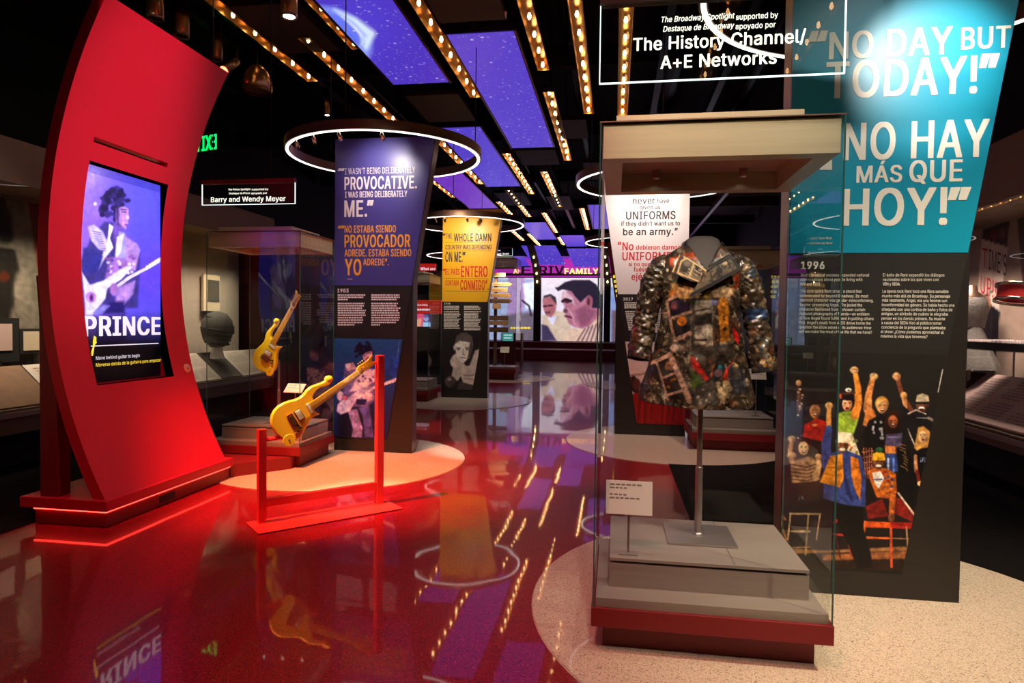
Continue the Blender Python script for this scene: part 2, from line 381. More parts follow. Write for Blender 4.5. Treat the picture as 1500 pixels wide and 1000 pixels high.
# ------------------------------------------------------------------ materials
M('kiosk_red', (.58, .005, .028), .42, spec=.35); M('dark_red', (.20, .004, .012), .5); M('stand_red', (.75, .03, .03), .4)
M('plinth_red', (.17, .003, .006), .5, noise=.15, scale=30)
M('led_red', (.2, 0, 0), .4, emit=(1, .03, .02), es=9)
brushed('case_grey', (.25, .21, .19), (.38, .33, .29), .42, .25, (.6, 1, 22))
M('soffit', (.42, .22, .18), .5); M('case_dark', (.05, .045, .04), .5)
brushed('hood_metal', (.50, .42, .28), (.78, .70, .50), .38, .35, (.5, .5, 16))
brushed('bronze', (.20, .12, .09), (.28, .18, .13), .35, .75, (3, 3, 3))
M('pillar_body', (.014, .011, .009), .42, noise=.15, scale=12); M('print_black', (.012, .0105, .010), .5)
M('print_blue', (.0, .30, .46), .38, spec=.6); M('print_purple', (.055, .045, .25), .38, spec=.6); M('print_yellow', (.86, .47, .012), .38, spec=.6)
M('print_white', (.86, .76, .74), .45)
M('ink_white', (.88, .85, .74), .5); M('ink_black', (.02, .015, .02), .5); M('ink_red', (.65, .02, .02), .5); M('ink_orange', (.90, .36, .03), .5)
M('ink_grey', (.25, .2, .18), .6); M('ink_pinkwhite', (.85, .74, .78), .5)
M('black', (.008, .008, .008), .6); M('black_metal', (.012, .011, .010), .35, .5); M('ceiling_black', (.004, .004, .004), .8)
M('beam_brown', (.035, .022, .016), .6); M('gold_metal', (.42, .24, .09), .28, .9); M('bulkhead', (.13, .085, .06), .7, noise=.1, scale=3)
M('chrome', (.7, .62, .5), .15, 1); M('steel', (.42, .38, .36), .3, .8); M('copper', (.65, .22, .12), .22, 1)
M('bulb_glow', (1, .7, .4), .3, emit=(1, .55, .20), es=21); M('bulb_cap', (.6, .35, .1), .3, .9)
M('ring_glow', (1, .9, .8), .4, emit=(1, .90, .84), es=2.8); M('spot_glow', (1, .9, .8), .4, emit=(1, .88, .75), es=18)
M('edge_glow', (.8, 1, .95), .4, emit=(.75, 1, .93), es=1.6); M('sign_glow', (1, 1, .9), .4, emit=(.95, 1, .86), es=1.1)
M('red_lens', (1, .2, .1), .3, emit=(1, .12, .05), es=8); M('exit_glow', (0, .5, .1), .4, emit=(.0, 1, .12), es=2.0)
M('guitar_yellow', (.95, .62, .01), .22, coat=.6); M('guitar_orange', (.95, .52, .02), .2, coat=.7); M('fretboard', (.80, .42, .03), .35)
M('fret', (.6, .35, .05), .3, .6); M('inlay', (.25, .12, .02), .4); M('ivory', (.85, .78, .6), .35)
M('grey_bust', (.045, .036, .032), .85); M('card', (.80, .77, .70), .6); M('carpet', (.005, .0042, .0042), .95, spec=.1, noise=.5, scale=60)
M('screen_img', rough=.3, attr=True, es=1.05); M('wall_img', rough=.3, attr=True, es=.9); M('print_img', rough=.42, attr=True, spec=.4)
M('backwall', (.30, .25, .21), .8); M('cream', (.42, .36, .31), .7); M('dark_cloth', (.05, .045, .045), .8)
M('tulle', (.17, .165, .155), .9, noise=.3, scale=40, bump=.4); M('wood', (.38, .22, .10), .7, noise=.4, scale=14); M('wood_dark', (.12, .06, .03), .7, noise=.4, scale=10)
M('paper', (.55, .45, .32), .7); M('reader_pink', (.50, .36, .33), .6); M('reader_grey', (.33, .28, .25), .6); M('door_blue', (.014, .014, .022), .6)
M('magenta_led', (.2, 0, .2), .4, emit=(.55, .03, .50), es=.8); M('neon', (1, .7, .2), .4, emit=(1, .50, .12), es=2.6); M('violet_led', (.05, .03, .3), .4, emit=(.22, .04, .55), es=.8)
M('sign_steel', (.06, .04, .06), .5, .3); M('red_graphic', (.45, .015, .015), .5); M('lit_red', (.6, .02, .02), .4, emit=(.7, .02, .015), es=.5); M('lit_yellow', (.9, .7, .05), .4, emit=(1, .75, .05), es=1)
M('lit_white', (.8, .8, .8), .4, emit=(.8, .85, 1), es=.8); M('lit_teal', (.1, .5, .4), .4, emit=(.1, .55, .5), es=.5)
M('orange_sticker', (.85, .35, .22), .5)
terrazzo('floor_red', (.25, .002, .009), [(.13, .002, .005), (.38, .010, .016), (.08, .002, .004)], .30, 210, coat=.75, bump=.10, fleck=(.50, .10, .08), bsc=2.2, fl=.985)
terrazzo('floor_cream', (.60, .49, .37), [(.70, .62, .50), (.50, .40, .30), (.30, .24, .18)], .30, 230, coat=.35, bump=.05, fleck=(.12, .08, .06), bsc=2.5, fl=.975)
glassmat('glass', (.965, .985, .975)); glassmat('glass_sign', (.9, .95, .93))
M('glass_edge', (.03, .10, .085), .2, emit=(.05, .16, .13), es=.03)

# starry LED panel
def ledmat(name, attr=False, base=(.085, .045, .55), es=1.0):
    m = bpy.data.materials.new(name); m.use_nodes = True; nt = m.node_tree; b = nt.nodes['Principled BSDF']
    b.inputs['Base Color'].default_value = (.01, .01, .02, 1); b.inputs['Roughness'].default_value = .35
    tc = nt.nodes.new('ShaderNodeTexCoord')
    out = None
    for sc, th, st in ((7, .085, 1.), (15, .10, .6)):
        v = nt.nodes.new('ShaderNodeTexVoronoi'); v.inputs['Scale'].default_value = sc; nt.links.new(tc.outputs['Object'], v.inputs['Vector'])
        mr = nt.nodes.new('ShaderNodeMapRange'); mr.inputs[1].default_value = th*2.2; mr.inputs[2].default_value = th*.6; mr.inputs[3].default_value = 0; mr.inputs[4].default_value = st
        nt.links.new(v.outputs['Distance'], mr.inputs[0])
        sx = nt.nodes.new('ShaderNodeSeparateColor'); nt.links.new(v.outputs['Color'], sx.inputs[0])
        mu = nt.nodes.new('ShaderNodeMath'); mu.operation = 'MULTIPLY'; nt.links.new(mr.outputs[0], mu.inputs[0]); nt.links.new(sx.outputs[0], mu.inputs[1])
        if out is None: out = mu
        else:
            ad = nt.nodes.new('ShaderNodeMath'); ad.operation = 'MAXIMUM'; nt.links.new(out.outputs[0], ad.inputs[0]); nt.links.new(mu.outputs[0], ad.inputs[1]); out = ad
    mx = nt.nodes.new('ShaderNodeMix'); mx.data_type = 'RGBA'; mx.inputs[6].default_value = (*base, 1); mx.inputs[7].default_value = (.75, .72, 1, 1)
    nt.links.new(out.outputs[0], mx.inputs[0])
    if attr:
        a = nt.nodes.new('ShaderNodeAttribute'); a.attribute_name = 'Col'; nt.links.new(a.outputs['Color'], mx.inputs[6])
    nt.links.new(mx.outputs[2], b.inputs['Emission Color']); b.inputs['Emission Strength'].default_value = es
    MATS[name] = m
ledmat('led_sky'); ledmat('led_sky_img', True); ledmat('led_magenta', base=(.16, .035, .50))

# ================================================================== SETTING
fl = thing('floor', (0, 0, 0), '', ''); del fl['label'], fl['category']; fl['kind'] = 'structure'
box(-8.5, 6, -7, 33, -.1, 0).build('terrazzo_slab', 'floor_red', fl)
S('carpet', box(.60, 5.2, -7, 26, .0005, .006), 'carpet', fl); S('carpet', box(-8.4, -4.16, -7, 26, .0005, .006), 'carpet', fl)
DISCS = [(-2.95, 6.72, 1.37), (1.07, 3.62, 1.49), (.78, 8.58, 1.38), (-2.95, 12.3, 1.40), (-3.0, 17.6, 1.4), (.7, 16.4, 1.4)]
for x, y, r in DISCS:
    MB().lathe((x, y, 0), [(0.001, .0085), (r, .0085), (r+.006, 0.001)], 96, smooth=False).build('pale_disc', 'floor_cream', fl)
S('ceiling', box(-8.5, 6, -7, 33, 6.2, 6.3), 'ceiling_black')
S('wall_left', box(-8.6, -8.5, -7, 33, 0, 6.2), 'ceiling_black'); S('wall_right', box(5.2, 5.3, -7, 33, 0, 6.2), 'ceiling_black')
S('wall_back', box(-8.5, 6, 33, 33.1, 0, 6.2), 'ceiling_black'); S('wall_front', box(-8.5, 6, -7.1, -7, 0, 6.2), 'ceiling_black')

# black beams, ducts and access panels above the lights
for i, y in enumerate((5.0, 7.0, 9.9, 13.6, 17.8, 22.0, 25.6)):
    o = S('ceiling_beam', box(-8.4, 5.1, y, y+.16, 5.35, 5.65), 'ceiling_black')
for i, x in enumerate((-6.2, -5.2, -1.66, .55, 1.5, 3.0)):
    o = S('ceiling_beam', box(x, x+.1, -6.9, 31, 5.2, 5.34), 'black_metal')
for i, (x, r, z) in enumerate(((-5.4, .2, 5.9), (.9, .24, 5.9), (-.75, .07, 5.75), (-4.15, .05, 5.5), (-2.3, .04, 5.5), (2.3, .12, 5.8))):
    S('ceiling_duct', MB().cyl((x, -6.5, z), (x, 30, z), r, 14), 'black_metal')
for i, (x0, x1, y0, y1) in enumerate(((-3.3, -2.45, 9.95, 11.3), (-2.08, -1.26, 13.35, 14.6), (-1.05, -.55, 11.45, 12.6), (-2.1, -1.3, 6.6, 7.6), (-1.95, -1.3, 18.2, 20.4), (-.75, -.15, 14.5, 16.2), (-4.4, -3.6, 6.9, 8.2), (-3.3, -2.5, 17.6, 19.5))):
    o = S('ceiling_panel', box(x0, x1, y0, y1, 5.02, 5.1), 'beam_brown')
    for a in (x0+.1, x1-.12): box(a, a+.02, (y0+y1)/2, (y0+y1)/2+.02, 5.1, 6.2).build('hanger', 'black_metal', o)

def sky_paint(PX, PY):
    p = Pic(PX, PY, (.300, .200, .740))
    p.glow(520, 40, 70, (.36, .30, .90), .5)
    p.ell(492, 52, 57, 36, (.60, .70, 1.), 8, .95, 32)
    p.ell(500, 44, 40, 22, (.36, .42, .98), 14, .8, 36)
    p.ell(478, 72, 46, 22, (.29, .20, .74), 7, 1, 38)
    p.line([(490, 14), (520, 30), (543, 50), (536, 68)], [2, 9, 14, 8], (.90, .97, 1.), 8, .9)
    for k in range(5): p.line([(495+6*k, 20+5*k), (515+5*k, 34+6*k), (535-2*k, 56+3*k)], 1.6, (.92, .95, 1), 4, .6)
    return p
def screen(x0, x1, y0, y1, label, mat='led_sky'):
    t = thing('ceiling_led_screen', (x0, y0, 5.0), label, 'screen', 'starry screens hung from the ceiling')
    box(x0-.03, x1+.03, y0-.03, y1+.03, 5.006, 5.10).build('casing', 'black', t)
    box(x0-.035, x0-.012, y0-.03, y1+.03, 4.995, 5.09).build('side_rail', 'gold_metal', t)
    box(x1+.012, x1+.035, y0-.03, y1+.03, 4.995, 5.09).build('side_rail', 'gold_metal', t)
    for a, b in ((x0+.1, y0+.2), (x1-.12, y0+.2), (x0+.1, y1-.2), (x1-.12, y1-.2)): box(a, a+.02, b, b+.02, 5.1, 6.2).build('hanger', 'black_metal', t)
    if mat == 'img':
        n, m = 50, 230; xs = np.linspace(x0, x1, n+1); ys = np.linspace(y0, y1, m+1); A, B = np.meshgrid(xs, ys)
        PX, PY = proj(A, B, np.full_like(A, 5.0)); pic = sky_paint(PX, PY)
        V = np.stack([A-x0, B-y0, A*0], -1).reshape(-1, 3); idx = np.arange(n*m); r = idx//n; c = idx % n; q = r*(n+1)+c
        me = bpy.data.meshes.new('display'); me.from_pydata(V.tolist(), [], np.stack([q, q+n+1, q+n+2, q+1], -1).tolist())
        ca = me.color_attributes.new('Col', 'FLOAT_COLOR', 'POINT'); rg = np.ones((len(V), 4)); rg[:, :3] = srgb(pic.c).reshape(-1, 3); ca.data.foreach_set('color', rg.ravel())
        me.materials.append(MATS['led_sky_img']); o = bpy.data.objects.new('display', me); COL.objects.link(o); o.parent = t
    else:
        box(x0, x1, y0, y1, 4.998, 5.004).build('display', mat, t)
screen(-3.29, -2.45, 5.4, 9.40, 'starry violet ceiling screen crossed by a pale blue comet arc', 'img')
screen(-2.08, -1.26, 7.87, 13.06, 'large starry violet ceiling screen in the middle of the picture, right of the comet screen')
screen(-3.29, -2.45, 11.6, 16.68, 'starry violet ceiling screen behind the comet screen, above the purple pillar ring')
screen(-4.45, -3.6, 14.6, 19.8, 'purple magenta ceiling screen just above the yellow pillar', 'led_magenta')
screen(-3.3, -2.45, 22.7, 27.3, 'far violet ceiling screen right of the yellow pillar ring')
screen(-2.2, -1.3, 26.1, 29.9, 'farthest violet ceiling screen above the video wall')
screen(-.82, .02, 19.5, 24.4, 'violet ceiling screen partly hidden by the jacket case corner post')

def ch_mesh(L):
    m = MB(); m.box(-.085, -.078, 0, L, .0, .10); m.box(.078, .085, 0, L, 0, .10); m.box(-.085, .085, 0, L, .10, .108)
    m.box(-.085, .085, -.006, 0, 0, .108); m.box(-.085, .085, L, L+.006, 0, .108); return m
_bg = MB().lathe((0, 0, 0), [(.001, -.108), (.012, -.104), (.021, -.086), (.022, -.068), (.014, -.040), (.011, -.03)], 10)
_bc = MB().lathe((0, 0, 0), [(.015, -.036), (.017, -.004), (.017, 0)], 8)
BULB = CAP = None
def strip(X, Y0, Y1, label, n=None, z=5.0):
    global BULB, CAP
    t = thing('marquee_light_strip', (X, Y0, z), label, 'light strip', 'brass light strips with rows of bulbs')
    L = Y1-Y0+.25; Ys = Y0-.12
    me = ch_mesh(L); me.v = [(x+X, y+Ys, zz+z) for x, y, zz in me.v]; me.build('channel', 'gold_metal', t)
    for y in (Ys+.3, Ys+L-.3): box(X-.012, X+.012, y, y+.024, z+.108, 6.2).build('hanger', 'black_metal', t)
    n = n or int(round((Y1-Y0)/.47))
    for k in range(n+1):
        if BULB is None:
            m = MB(); m.v = [(x+X, y+Y0, q+z+.1) for x, y, q in _bg.v]; m.f = _bg.f; m.sm = _bg.sm; BULB = m.build('bulb', 'bulb_glow', t)
            m = MB(); m.v = [(x+X, y+Y0, q+z+.1) for x, y, q in _bc.v]; m.f = _bc.f; m.sm = _bc.sm; CAP = m.build('bulb_socket', 'bulb_cap', t); continue
        b = BULB.copy(); COL.objects.link(b); b.parent = t; b.location = (0, (Y1-Y0)*k/n, 0)
        if Y0+(Y1-Y0)*k/n < 14 and Y0 > 0:
            b = CAP.copy(); COL.objects.link(b); b.parent = t; b.location = (0, (Y1-Y0)*k/n, 0)
strip(-4.43, 5.2, 9.0, 'bulb strip ending beside the spotlights, left of the comet screen and leftmost of all')
strip(-3.87, 7.85, 11.5, 'bulb strip that ends above the left part of the purple pillar ring')
strip(-3.33, 5.2, 8.0, 'bulb strip running along the left edge of the comet screen')
strip(-2.2, 5.2, 9.95, 'bulb strip between the comet screen and the middle starry screen')
strip(-1.03, 5.2, 9.0, 'near bulb strip right of the middle starry screen, nearer of two in line')
strip(-1.05, 10.1, 14.05, 'short bulb strip below and in line with the one right of the middle starry screen')
strip(-.485, 5.2, 10.95, 'long bulb strip just left of the hanging sponsor sign above the jacket case')
strip(.07, 6.4, 11.1, 'bulb strip seen through the hanging sponsor sign above the jacket case')
strip(-3.41, 12.3, 16.2, 'bulb strip seen through the right half of the purple pillar ring')
strip(-4.51, 13.2, 17.9, 'bulb strip just right of the purple pillar, below its ring')
strip(-2.28, 13.6, 17.6, 'bulb strip right of the screen behind the purple pillar ring')
strip(-1.68, 15.3, 19.6, 'bulb strip below the right end of the middle starry screen')
strip(-2.84, 17.3, 21.4, 'bulb strip above the right end of the yellow pillar ring')
strip(-3.38, 18.9, 22.1, 'bulb strip left of the small far strips, crossing the top of the yellow ring')
strip(-2.28, 20.9, 25.2, 'far bulb strip on the left edge of a far violet screen')
strip(-1.05, 20.2, 24.5, 'far bulb strip just left of the jacket case corner post')
strip(-3.9, 24.6, 27.5, 'small far bulb strip right of the yellow pillar ring')
strip(-3.4, 25.7, 29.3, 'small far bulb strip above the curved video wall')
strip(-2.3, 26.8, 29.2, 'farthest bulb strip in line with a far violet screen')
for i, x in enumerate((-3.2, -2.1, -1.0, .1, 1.2, 2.3)): strip(x, -5.6, -1.4, 'bulb strip behind the viewer, seen only as reflections in the glass')

# spotlight fixtures
def can(loc, tgt, label, mat='bronze', L=.34, r=.055, glow='spot_glow'):
    d = (Vector(tgt)-Vector(loc)).normalized(); a = Vector(loc)-d*L/2; b = Vector(loc)+d*L/2
    t = thing('spotlight', loc, label, 'spotlight', 'track spotlights under the black ceiling')
    MB().tube([a, b], r, 14, smooth=True).build('barrel', 'gold_metal' if mat == 'bronze' else mat, t)
    MB().lathe(b, [(r*.98, -.03), (r*1.06, .012), (r*.9, .014), (r*.8, -.01)], 14, d).build('rim', mat, t)
    MB().lathe(b, [(.001, .004), (r*.75, .004)], 12, d).build('lens', glow, t)
    MB().cyl(a, (a.x, a.y, 6.2), .012, 6).build('stem', 'black_metal', t)
can((-5.05, 6.6, 5.05), (-5.04, 6.6, 1), 'leftmost of three upright brass spotlights above the red kiosk', L=.5, r=.09, glow='black')
can((-5.05, 7.04, 5.05), (-5.04, 7.04, 1), 'middle of three upright brass spotlights above the red kiosk', L=.5, r=.09, glow='black')
can((-5.05, 7.72, 5.05), (-5.04, 7.72, 1), 'rightmost of three upright brass spotlights, left of the dome lamp', L=.5, r=.075, glow='black')
can((-3.55, 6.75, 5.05), (-3.54, 6.7, 1), 'brass can spotlight at the top edge, left of the comet screen', L=.5, r=.085)
can((-4.55, 9.85, 4.95), (-4.2, 9.6, 1), 'thin brass spotlight pointing down above the purple pillar ring', L=.42, r=.045)
t = thing('dome_lamp', (-4.55, 7.83, 4.55), 'large brass dome lamp hanging beside the red kiosk top', 'lamp')
MB().lathe((-4.55, 7.83, 4.40), [(.17, 0), (.185, .04), (.175, .14), (.13, .26), (.06, .33), (.02, .345)], 26).build('shade', 'gold_metal', t)
MB().lathe((-4.55, 7.83, 4.40), [(.001, .03), (.16, .03)], 20).build('diffuser', 'bronze', t)
MB().cyl((-4.55, 7.83, 4.74), (-4.55, 7.83, 6.2), .012, 6).build('stem', 'black_metal', t)
t = thing('red_spotlight', (-4.5, 7.6, 4.6), 'small spotlight glowing red beside the brass dome lamp', 'spotlight')
d = Vector((-.10, -.75, -.65)).normalized(); c = Vector((-4.80, 7.5, 4.56))
MB().tube([c-d*.3, c], .05, 12).build('barrel', 'bronze', t); MB().lathe(c, [(.001, .003), (.055, .003)], 14, d).build('lens', 'red_lens', t)
MB().cyl(c-d*.3, (-4.85, 7.9, 5.2), .012, 6).build('arm', 'bronze', t); MB().cyl((-4.85, 7.9, 5.2), (-4.85, 7.9, 6.2), .012, 6).build('stem', 'black_metal', t)
t = thing('ceiling_downlight', (-6.3, 9.0, 6.15), 'tiny white downlight left of the red kiosk top', 'downlight')
MB().lathe((-6.3, 9.0, 6.14), [(.05, .05), (.06, 0), (.045, 0)], 12).build('trim_ring', 'chrome', t); MB().lathe((-6.3, 9.0, 6.15), [(.001, 0), (.045, 0)], 12).build('lens', 'ring_glow', t)

# ring lights
def ring(cx, cy, label, z=3.5, R=1.17, spots=(), n=96, far=False):
    t = thing('ring_light', (cx, cy, z), label, 'ring light', 'hoop shaped ring lights round the pillars')
    def hoop(r0, r1, z0, z1):
        m = MB(); vs = []
        for k in range(n):
            a = 2*pi*k/n
            for r, q in ((r0, z0), (r1, z0), (r1, z1), (r0, z1)): vs.append((cx+r*cos(a), cy+r*sin(a), q))
        fs = [(4*k+j, 4*k+(j+1) % 4, 4*((k+1) % n)+(j+1) % 4, 4*((k+1) % n)+j) for k in range(n) for j in range(4)]
        return m.add(vs, fs)
    hoop(R-.06, R, z+.004, z+.11).build('band', 'bronze', t)
    hoop(R-.049, R-.016, z-.004, z+.0038).build('light_strip', 'ring_glow', t)
    for k in range(3):
        a = 2*pi*k/3+.5; MB().cyl((cx+(R-.03)*cos(a), cy+(R-.03)*sin(a), z+.11), (cx+(R-.03)*cos(a), cy+(R-.03)*sin(a), 6.2), .006, 5).build('cable', 'black_metal', t)
    for a in spots:
        x, y = cx+(R-.03)*cos(radians(a)), cy+(R-.03)*sin(radians(a))
        sp = MB().tube([(x, y, z), (x, y, z-.04), (x, y+.02, z-.05), (x, y+.05, z-.09)], [.008, .022, .026, .022], 8).build('mini_spot', 'chrome', t)
        MB().lathe((x, y+.05, z-.091), [(.001, 0), (.018, 0)], 8, (0, .6, -.8)).build('lens', 'spot_glow', sp)
ring(-2.80, 7.72, 'large ring light around the purple pillar', spots=(-128, -112, -95, -72))
ring(-3.02, 13.25, 'ring light around the yellow pillar', spots=(-125, -110, -100, -78, -65))
ring(1.64, 4.12, 'ring light seen through the sponsor sign above the jacket case', spots=(-60, -75))
ring(.58, 9.6, 'ring light partly behind the upper left corner of the jacket case', spots=(-110, -90))
ring(-4.5, 19.4, 'small far ring light left of the yellow pillar', n=48)
ring(.4, 16.4, 'small far ring light just left of the jacket case corner', n=48)

# exit sign
t = thing('exit_sign', (-7.3, 10.6, 4.6), 'green glowing exit sign half hidden behind the red kiosk', 'exit sign')
XP = Plane((-8.1, 11.6), (.8, -.25))
a0, z0 = XP.hit(292, 224); a1, z1 = XP.hit(320, 200)
m = MB(); P = [XP.pt(a0, z0, .03), XP.pt(a1, z0, .03), XP.pt(a1, z0, -.02), XP.pt(a0, z0, -.02)]
m.add(P+[(p[0], p[1], z1) for p in P], [(0, 1, 2, 3), (4, 5, 6, 7), (0, 1, 5, 4), (1, 2, 6, 5), (2, 3, 7, 6), (3, 0, 4, 7)]).build('housing', 'black', t)
m = MB(); text(m, XP, 'EXIT', 290, 319.5, 223, 21, .05, .04, flip=True); m.build('lettering', 'exit_glow', t)
q = XP.pt((a0+a1)/2, z1, 0); MB().cyl(q, (q[0], q[1], 6.2), .012, 6).build('stem', 'black_metal', t)

# ================================================================== LEFT WALL SHOWCASE
def wallcase(name, xg, xb, y0, y1, zt, zbh, zg, zb, side, label):
    t = thing(name, (xg, (y0+y1)/2, 0), label, 'showcase')
    a, b = sorted((xg, xb))
    lo, hi = (a, b)
    box(lo, hi, y0, y1, zt, zbh).build('bulkhead', 'bulkhead', t)
    box(lo, hi, y0, y1, zb, zg).build('deck', 'bulkhead', t)
    xr = xg+side*.25; box(min(xr, xb), max(xr, xb), y0, y1, .007, zb).build('recessed_base', 'black', t)
    e = .02*side; box(min(xb, xb+side*.03), max(xb, xb+side*.03), y0, y1, .007, zbh).build('back_panel', 'backwall', t)
    box(min(xg, xg-side*.012), max(xg, xg-side*.012), y0, y1, zg-.03, zg+.02).build('lower_rail', 'case_grey', t)
    n = int(round((y1-y0)/1.55))
    for k in range(n):
        ya = y0+(y1-y0)*k/n; yb = y0+(y1-y0)*(k+1)/n-.008
        box(min(xg, xg+side*.01), max(xg, xg+side*.01), ya, yb, zg+.02, zt).build('glass_pane', 'glass', t)
    return t
lw = wallcase('wall_showcase', -5.7, -6.35, 1.0, 10.35, 2.78, 3.2, .56, .37, -1, 'long glass wall showcase in the dim left background behind the red kiosk')
BP = Plane((-6.33, 0), (0, 1))    # back panel plane; a = world Y
def pnl(parent, name, x0, x1, y0, y1, z0, z1, mat, tilt=0):
    return box(x0, x1, y0, y1, z0, z1).build(name, mat, parent)
def left_panel(PX, PY):
    p = Pic(PX, PY, (.38, .35, .30)); p.grad(265, (.47, .44, .38), 600, (.33, .30, .26))
    p.poly([(-40, 255), (28, 262), (44, 290), (44, 230), (140, 230), (140, 620), (90, 620), (40, 290)], (.38, .05, .04), 1.5)
    p.poly([(-40, 283), (38, 290), (80, 600), (-40, 600)], (.42, .40, .36), 1.5)
    p.ell(6, 330, 12, 26, (.10, .10, .08), 5); p.ell(2, 300, 7, 12, (.12, .11, .09), 4); p.ell(12, 345, 8, 10, (.10, .10, .08), 4)
    p.poly([(-10, 360), (22, 365), (30, 400), (18, 470), (-10, 480)], (.12, .11, .10), 4)
    p.ell(33, 425, 13, 30, (.50, .47, .42), 6); p.ell(30, 480, 16, 40, (.45, .42, .38), 6); p.ell(6, 405, 8, 7, (.34, .15, .08), 3)
    p.noise(5, .18); return p
picture('back_mural', BP, [(3.9, .6), (8.0, .6), (8.0, 2.75), (3.9, 2.75)], .03, left_panel, 'print_img', lw, off=.012, label='mural with a grey photograph and a dark red field')
# framed letter on a stand, dark picture beside it
t = thing('framed_document', (-6.05, 5.75, .57), 'small framed paper on a stand, just left of the red kiosk', 'picture frame')
WP = Plane((-6.25, 0), (0, 1)); a0, z0 = WP.hit(28, 518); a1, z1 = WP.hit(68, 481)
box(-6.275, -6.25, a0, a1, z0, z1).build('frame', 'black', t); box(-6.249, -6.245, a0+.05, a1-.02, z0+.03, z1-.03).build('document', 'paper', t)
MB().cyl((-6.26, (a0+a1)/2, .60), (-6.26, (a0+a1)/2, z0), .01, 8).build('stand', 'black_metal', t)
t = thing('open_book', (-6.0, 5.1, .57), 'pale document on a dark easel at the left edge of the picture', 'document')
a0, z0 = WP.hit(-30, 515); a1, z1 = WP.hit(21, 474); box(-6.275, -6.25, a0, a1+.06, z0-.12, z1+.06).build('easel', 'black', t); box(-6.249, -6.243, a0, a1-.03, z0, z1).build('page', 'reader_pink', t)
box(-6.28, -6.25, a0+.2, a0+.24, .60, z0-.11).build('foot', 'black', t)
# tilted reader rail with its printed plates
def reader(parent, xg, side, Y0, Y1, zl, zh, depth, mat, name='reader_plate', off=0., label=None):
    x0 = xg+side*.08; x1 = xg+side*(.08+depth)
    m = MB(); q = off
    m.add([(x0, Y0, zl+q), (x0, Y1, zl+q), (x1, Y1, zh+q), (x1, Y0, zh+q), (x0, Y0, zl+q-.015), (x0, Y1, zl+q-.015), (x1, Y1, zh+q-.015), (x1, Y0, zh+q-.015)],
          [(0, 1, 2, 3), (4, 7, 6, 5), (0, 4, 5, 1), (1, 5, 6, 2), (2, 6, 7, 3), (3, 7, 4, 0)])
    return m.build(name, mat, parent, label=label)
def rprint(parent, xg, side, Y0, Y1, zl, zh, depth, rows, cols, mat='ink_grey'):
    x0 = xg+side*.08; x1 = xg+side*(.08+depth); m = MB()
    for c in range(cols):
        for r in range(rows):
            if r == rows//2: continue
            ya = Y0+(Y1-Y0)*(.08+c*.9/cols); yb = ya+(Y1-Y0)*(.9/cols-.06)*random.uniform(.75, 1)
            for k in range(5):
                yc = ya+(yb-ya)*k/5; yd = yc+(yb-ya)*.17
                f0 = .90-r*.84/rows; f1 = f0-.40/rows
                m.add([(x0+(x1-x0)*f, y, zl+(zh-zl)*f+.006) for f, y in ((f0, yc), (f0, yd), (f1, yd), (f1, yc))], [(0, 1, 2, 3)])
    m.build('fine_print', mat, parent)
rl = thing('reader_rail', (-5.8, 5.5, .56), 'tilted row of printed reader plates along the left wall showcase', 'reader rail')
box(-6.3, -5.75, 1.2, 10.2, .57, .60).build('rail_body', 'bulkhead', rl)
yy = 3.6
for k, (ln, mt, lb) in enumerate(((.9, 'reader_grey', None), (.7, 'reader_grey', None), (.85, 'wood_dark', 'dark photograph plate'), (1.15, 'reader_grey', None), (1.0, 'wood_dark', None), (.8, 'reader_grey', 'pale text plate'), (.55, 'dark_cloth', 'dark photograph plate'), (1.25, 'reader_grey', 'pale text plate'))):
    reader(rl, -5.7, -1, yy, yy+ln-.02, .62, .99, .42, mt, label=lb)
    if mt == 'reader_grey': rprint(rl, -5.7, -1, yy, yy+ln-.02, .62, .99, .42, 12, 2)
    yy += ln
# helmet like dark object and framed print seen through the guitar case
t = thing('framed_print', (-6.3, 8.6, 1.6), 'framed print hanging behind the guitar case', 'picture frame')
a0, z0 = BP.hit(294, 455); a1, z1 = BP.hit(318, 404); box(-6.32, -6.28, a0, a1, z0, z1).build('frame', 'paper', t); box(-6.279, -6.275, a0+.1, a1-.02, z0+.15, z1-.08).build('print', 'dark_cloth', t)
t = thing('wrapped_mask', (-6.0, 9.0, 1.0), 'dark rounded mask on a small stand behind the guitar case', 'mask')
mx, mz = Plane((-6.0, 0), (0, 1)).hit(318, 483)
m = MB(); m.lathe((-6.0, mx, mz), [(.001, -.27), (.10, -.26), (.20, -.15), (.235, 0), (.22, .14), (.14, .25), (.001, .29)], 18); mk = m.build('wrapping', 'dark_cloth', t)
for k in range(7): MB().lathe((-6.0, mx, mz-.2+k*.065), [(.236-.02*abs(k-3), -.014), (.246-.02*abs(k-3), 0), (.236-.02*abs(k-3), .014)], 18, (.15, .1*(k % 2), 1)).build('band', 'black', t)
MB().lathe((-5.95, mx+.22, mz), [(.001, -.1), (.09, -.06), (.09, .06), (.001, .1)], 12).build('knot', 'dark_cloth', t)
MB().tube([(-6.0, mx, .90), (-6.0, mx, mz-.2)], [.13, .07], 4, smooth=False).build('stand', 'card', t)
# dark doors behind the guitar case
do = thing('door_1', (-5.7, 11.2, 0), '', ''); del do['label'], do['category']; do['kind'] = 'structure'
box(-5.75, -5.65, 10.36, 12.6, .007, 3.0).build('door_leaf', 'door_blue', do); box(-5.66, -5.635, 10.7, 11.5, .3, 2.2).build('door_panel', 'black', do)
box(-5.64, -5.60, 12.1, 12.18, 1.0, 1.2).build('door_handle', 'bronze', do)
S('wall_left_end', box(-8.4, -5.76, 12.6, 12.7, .007, 3.2), 'ceiling_black')

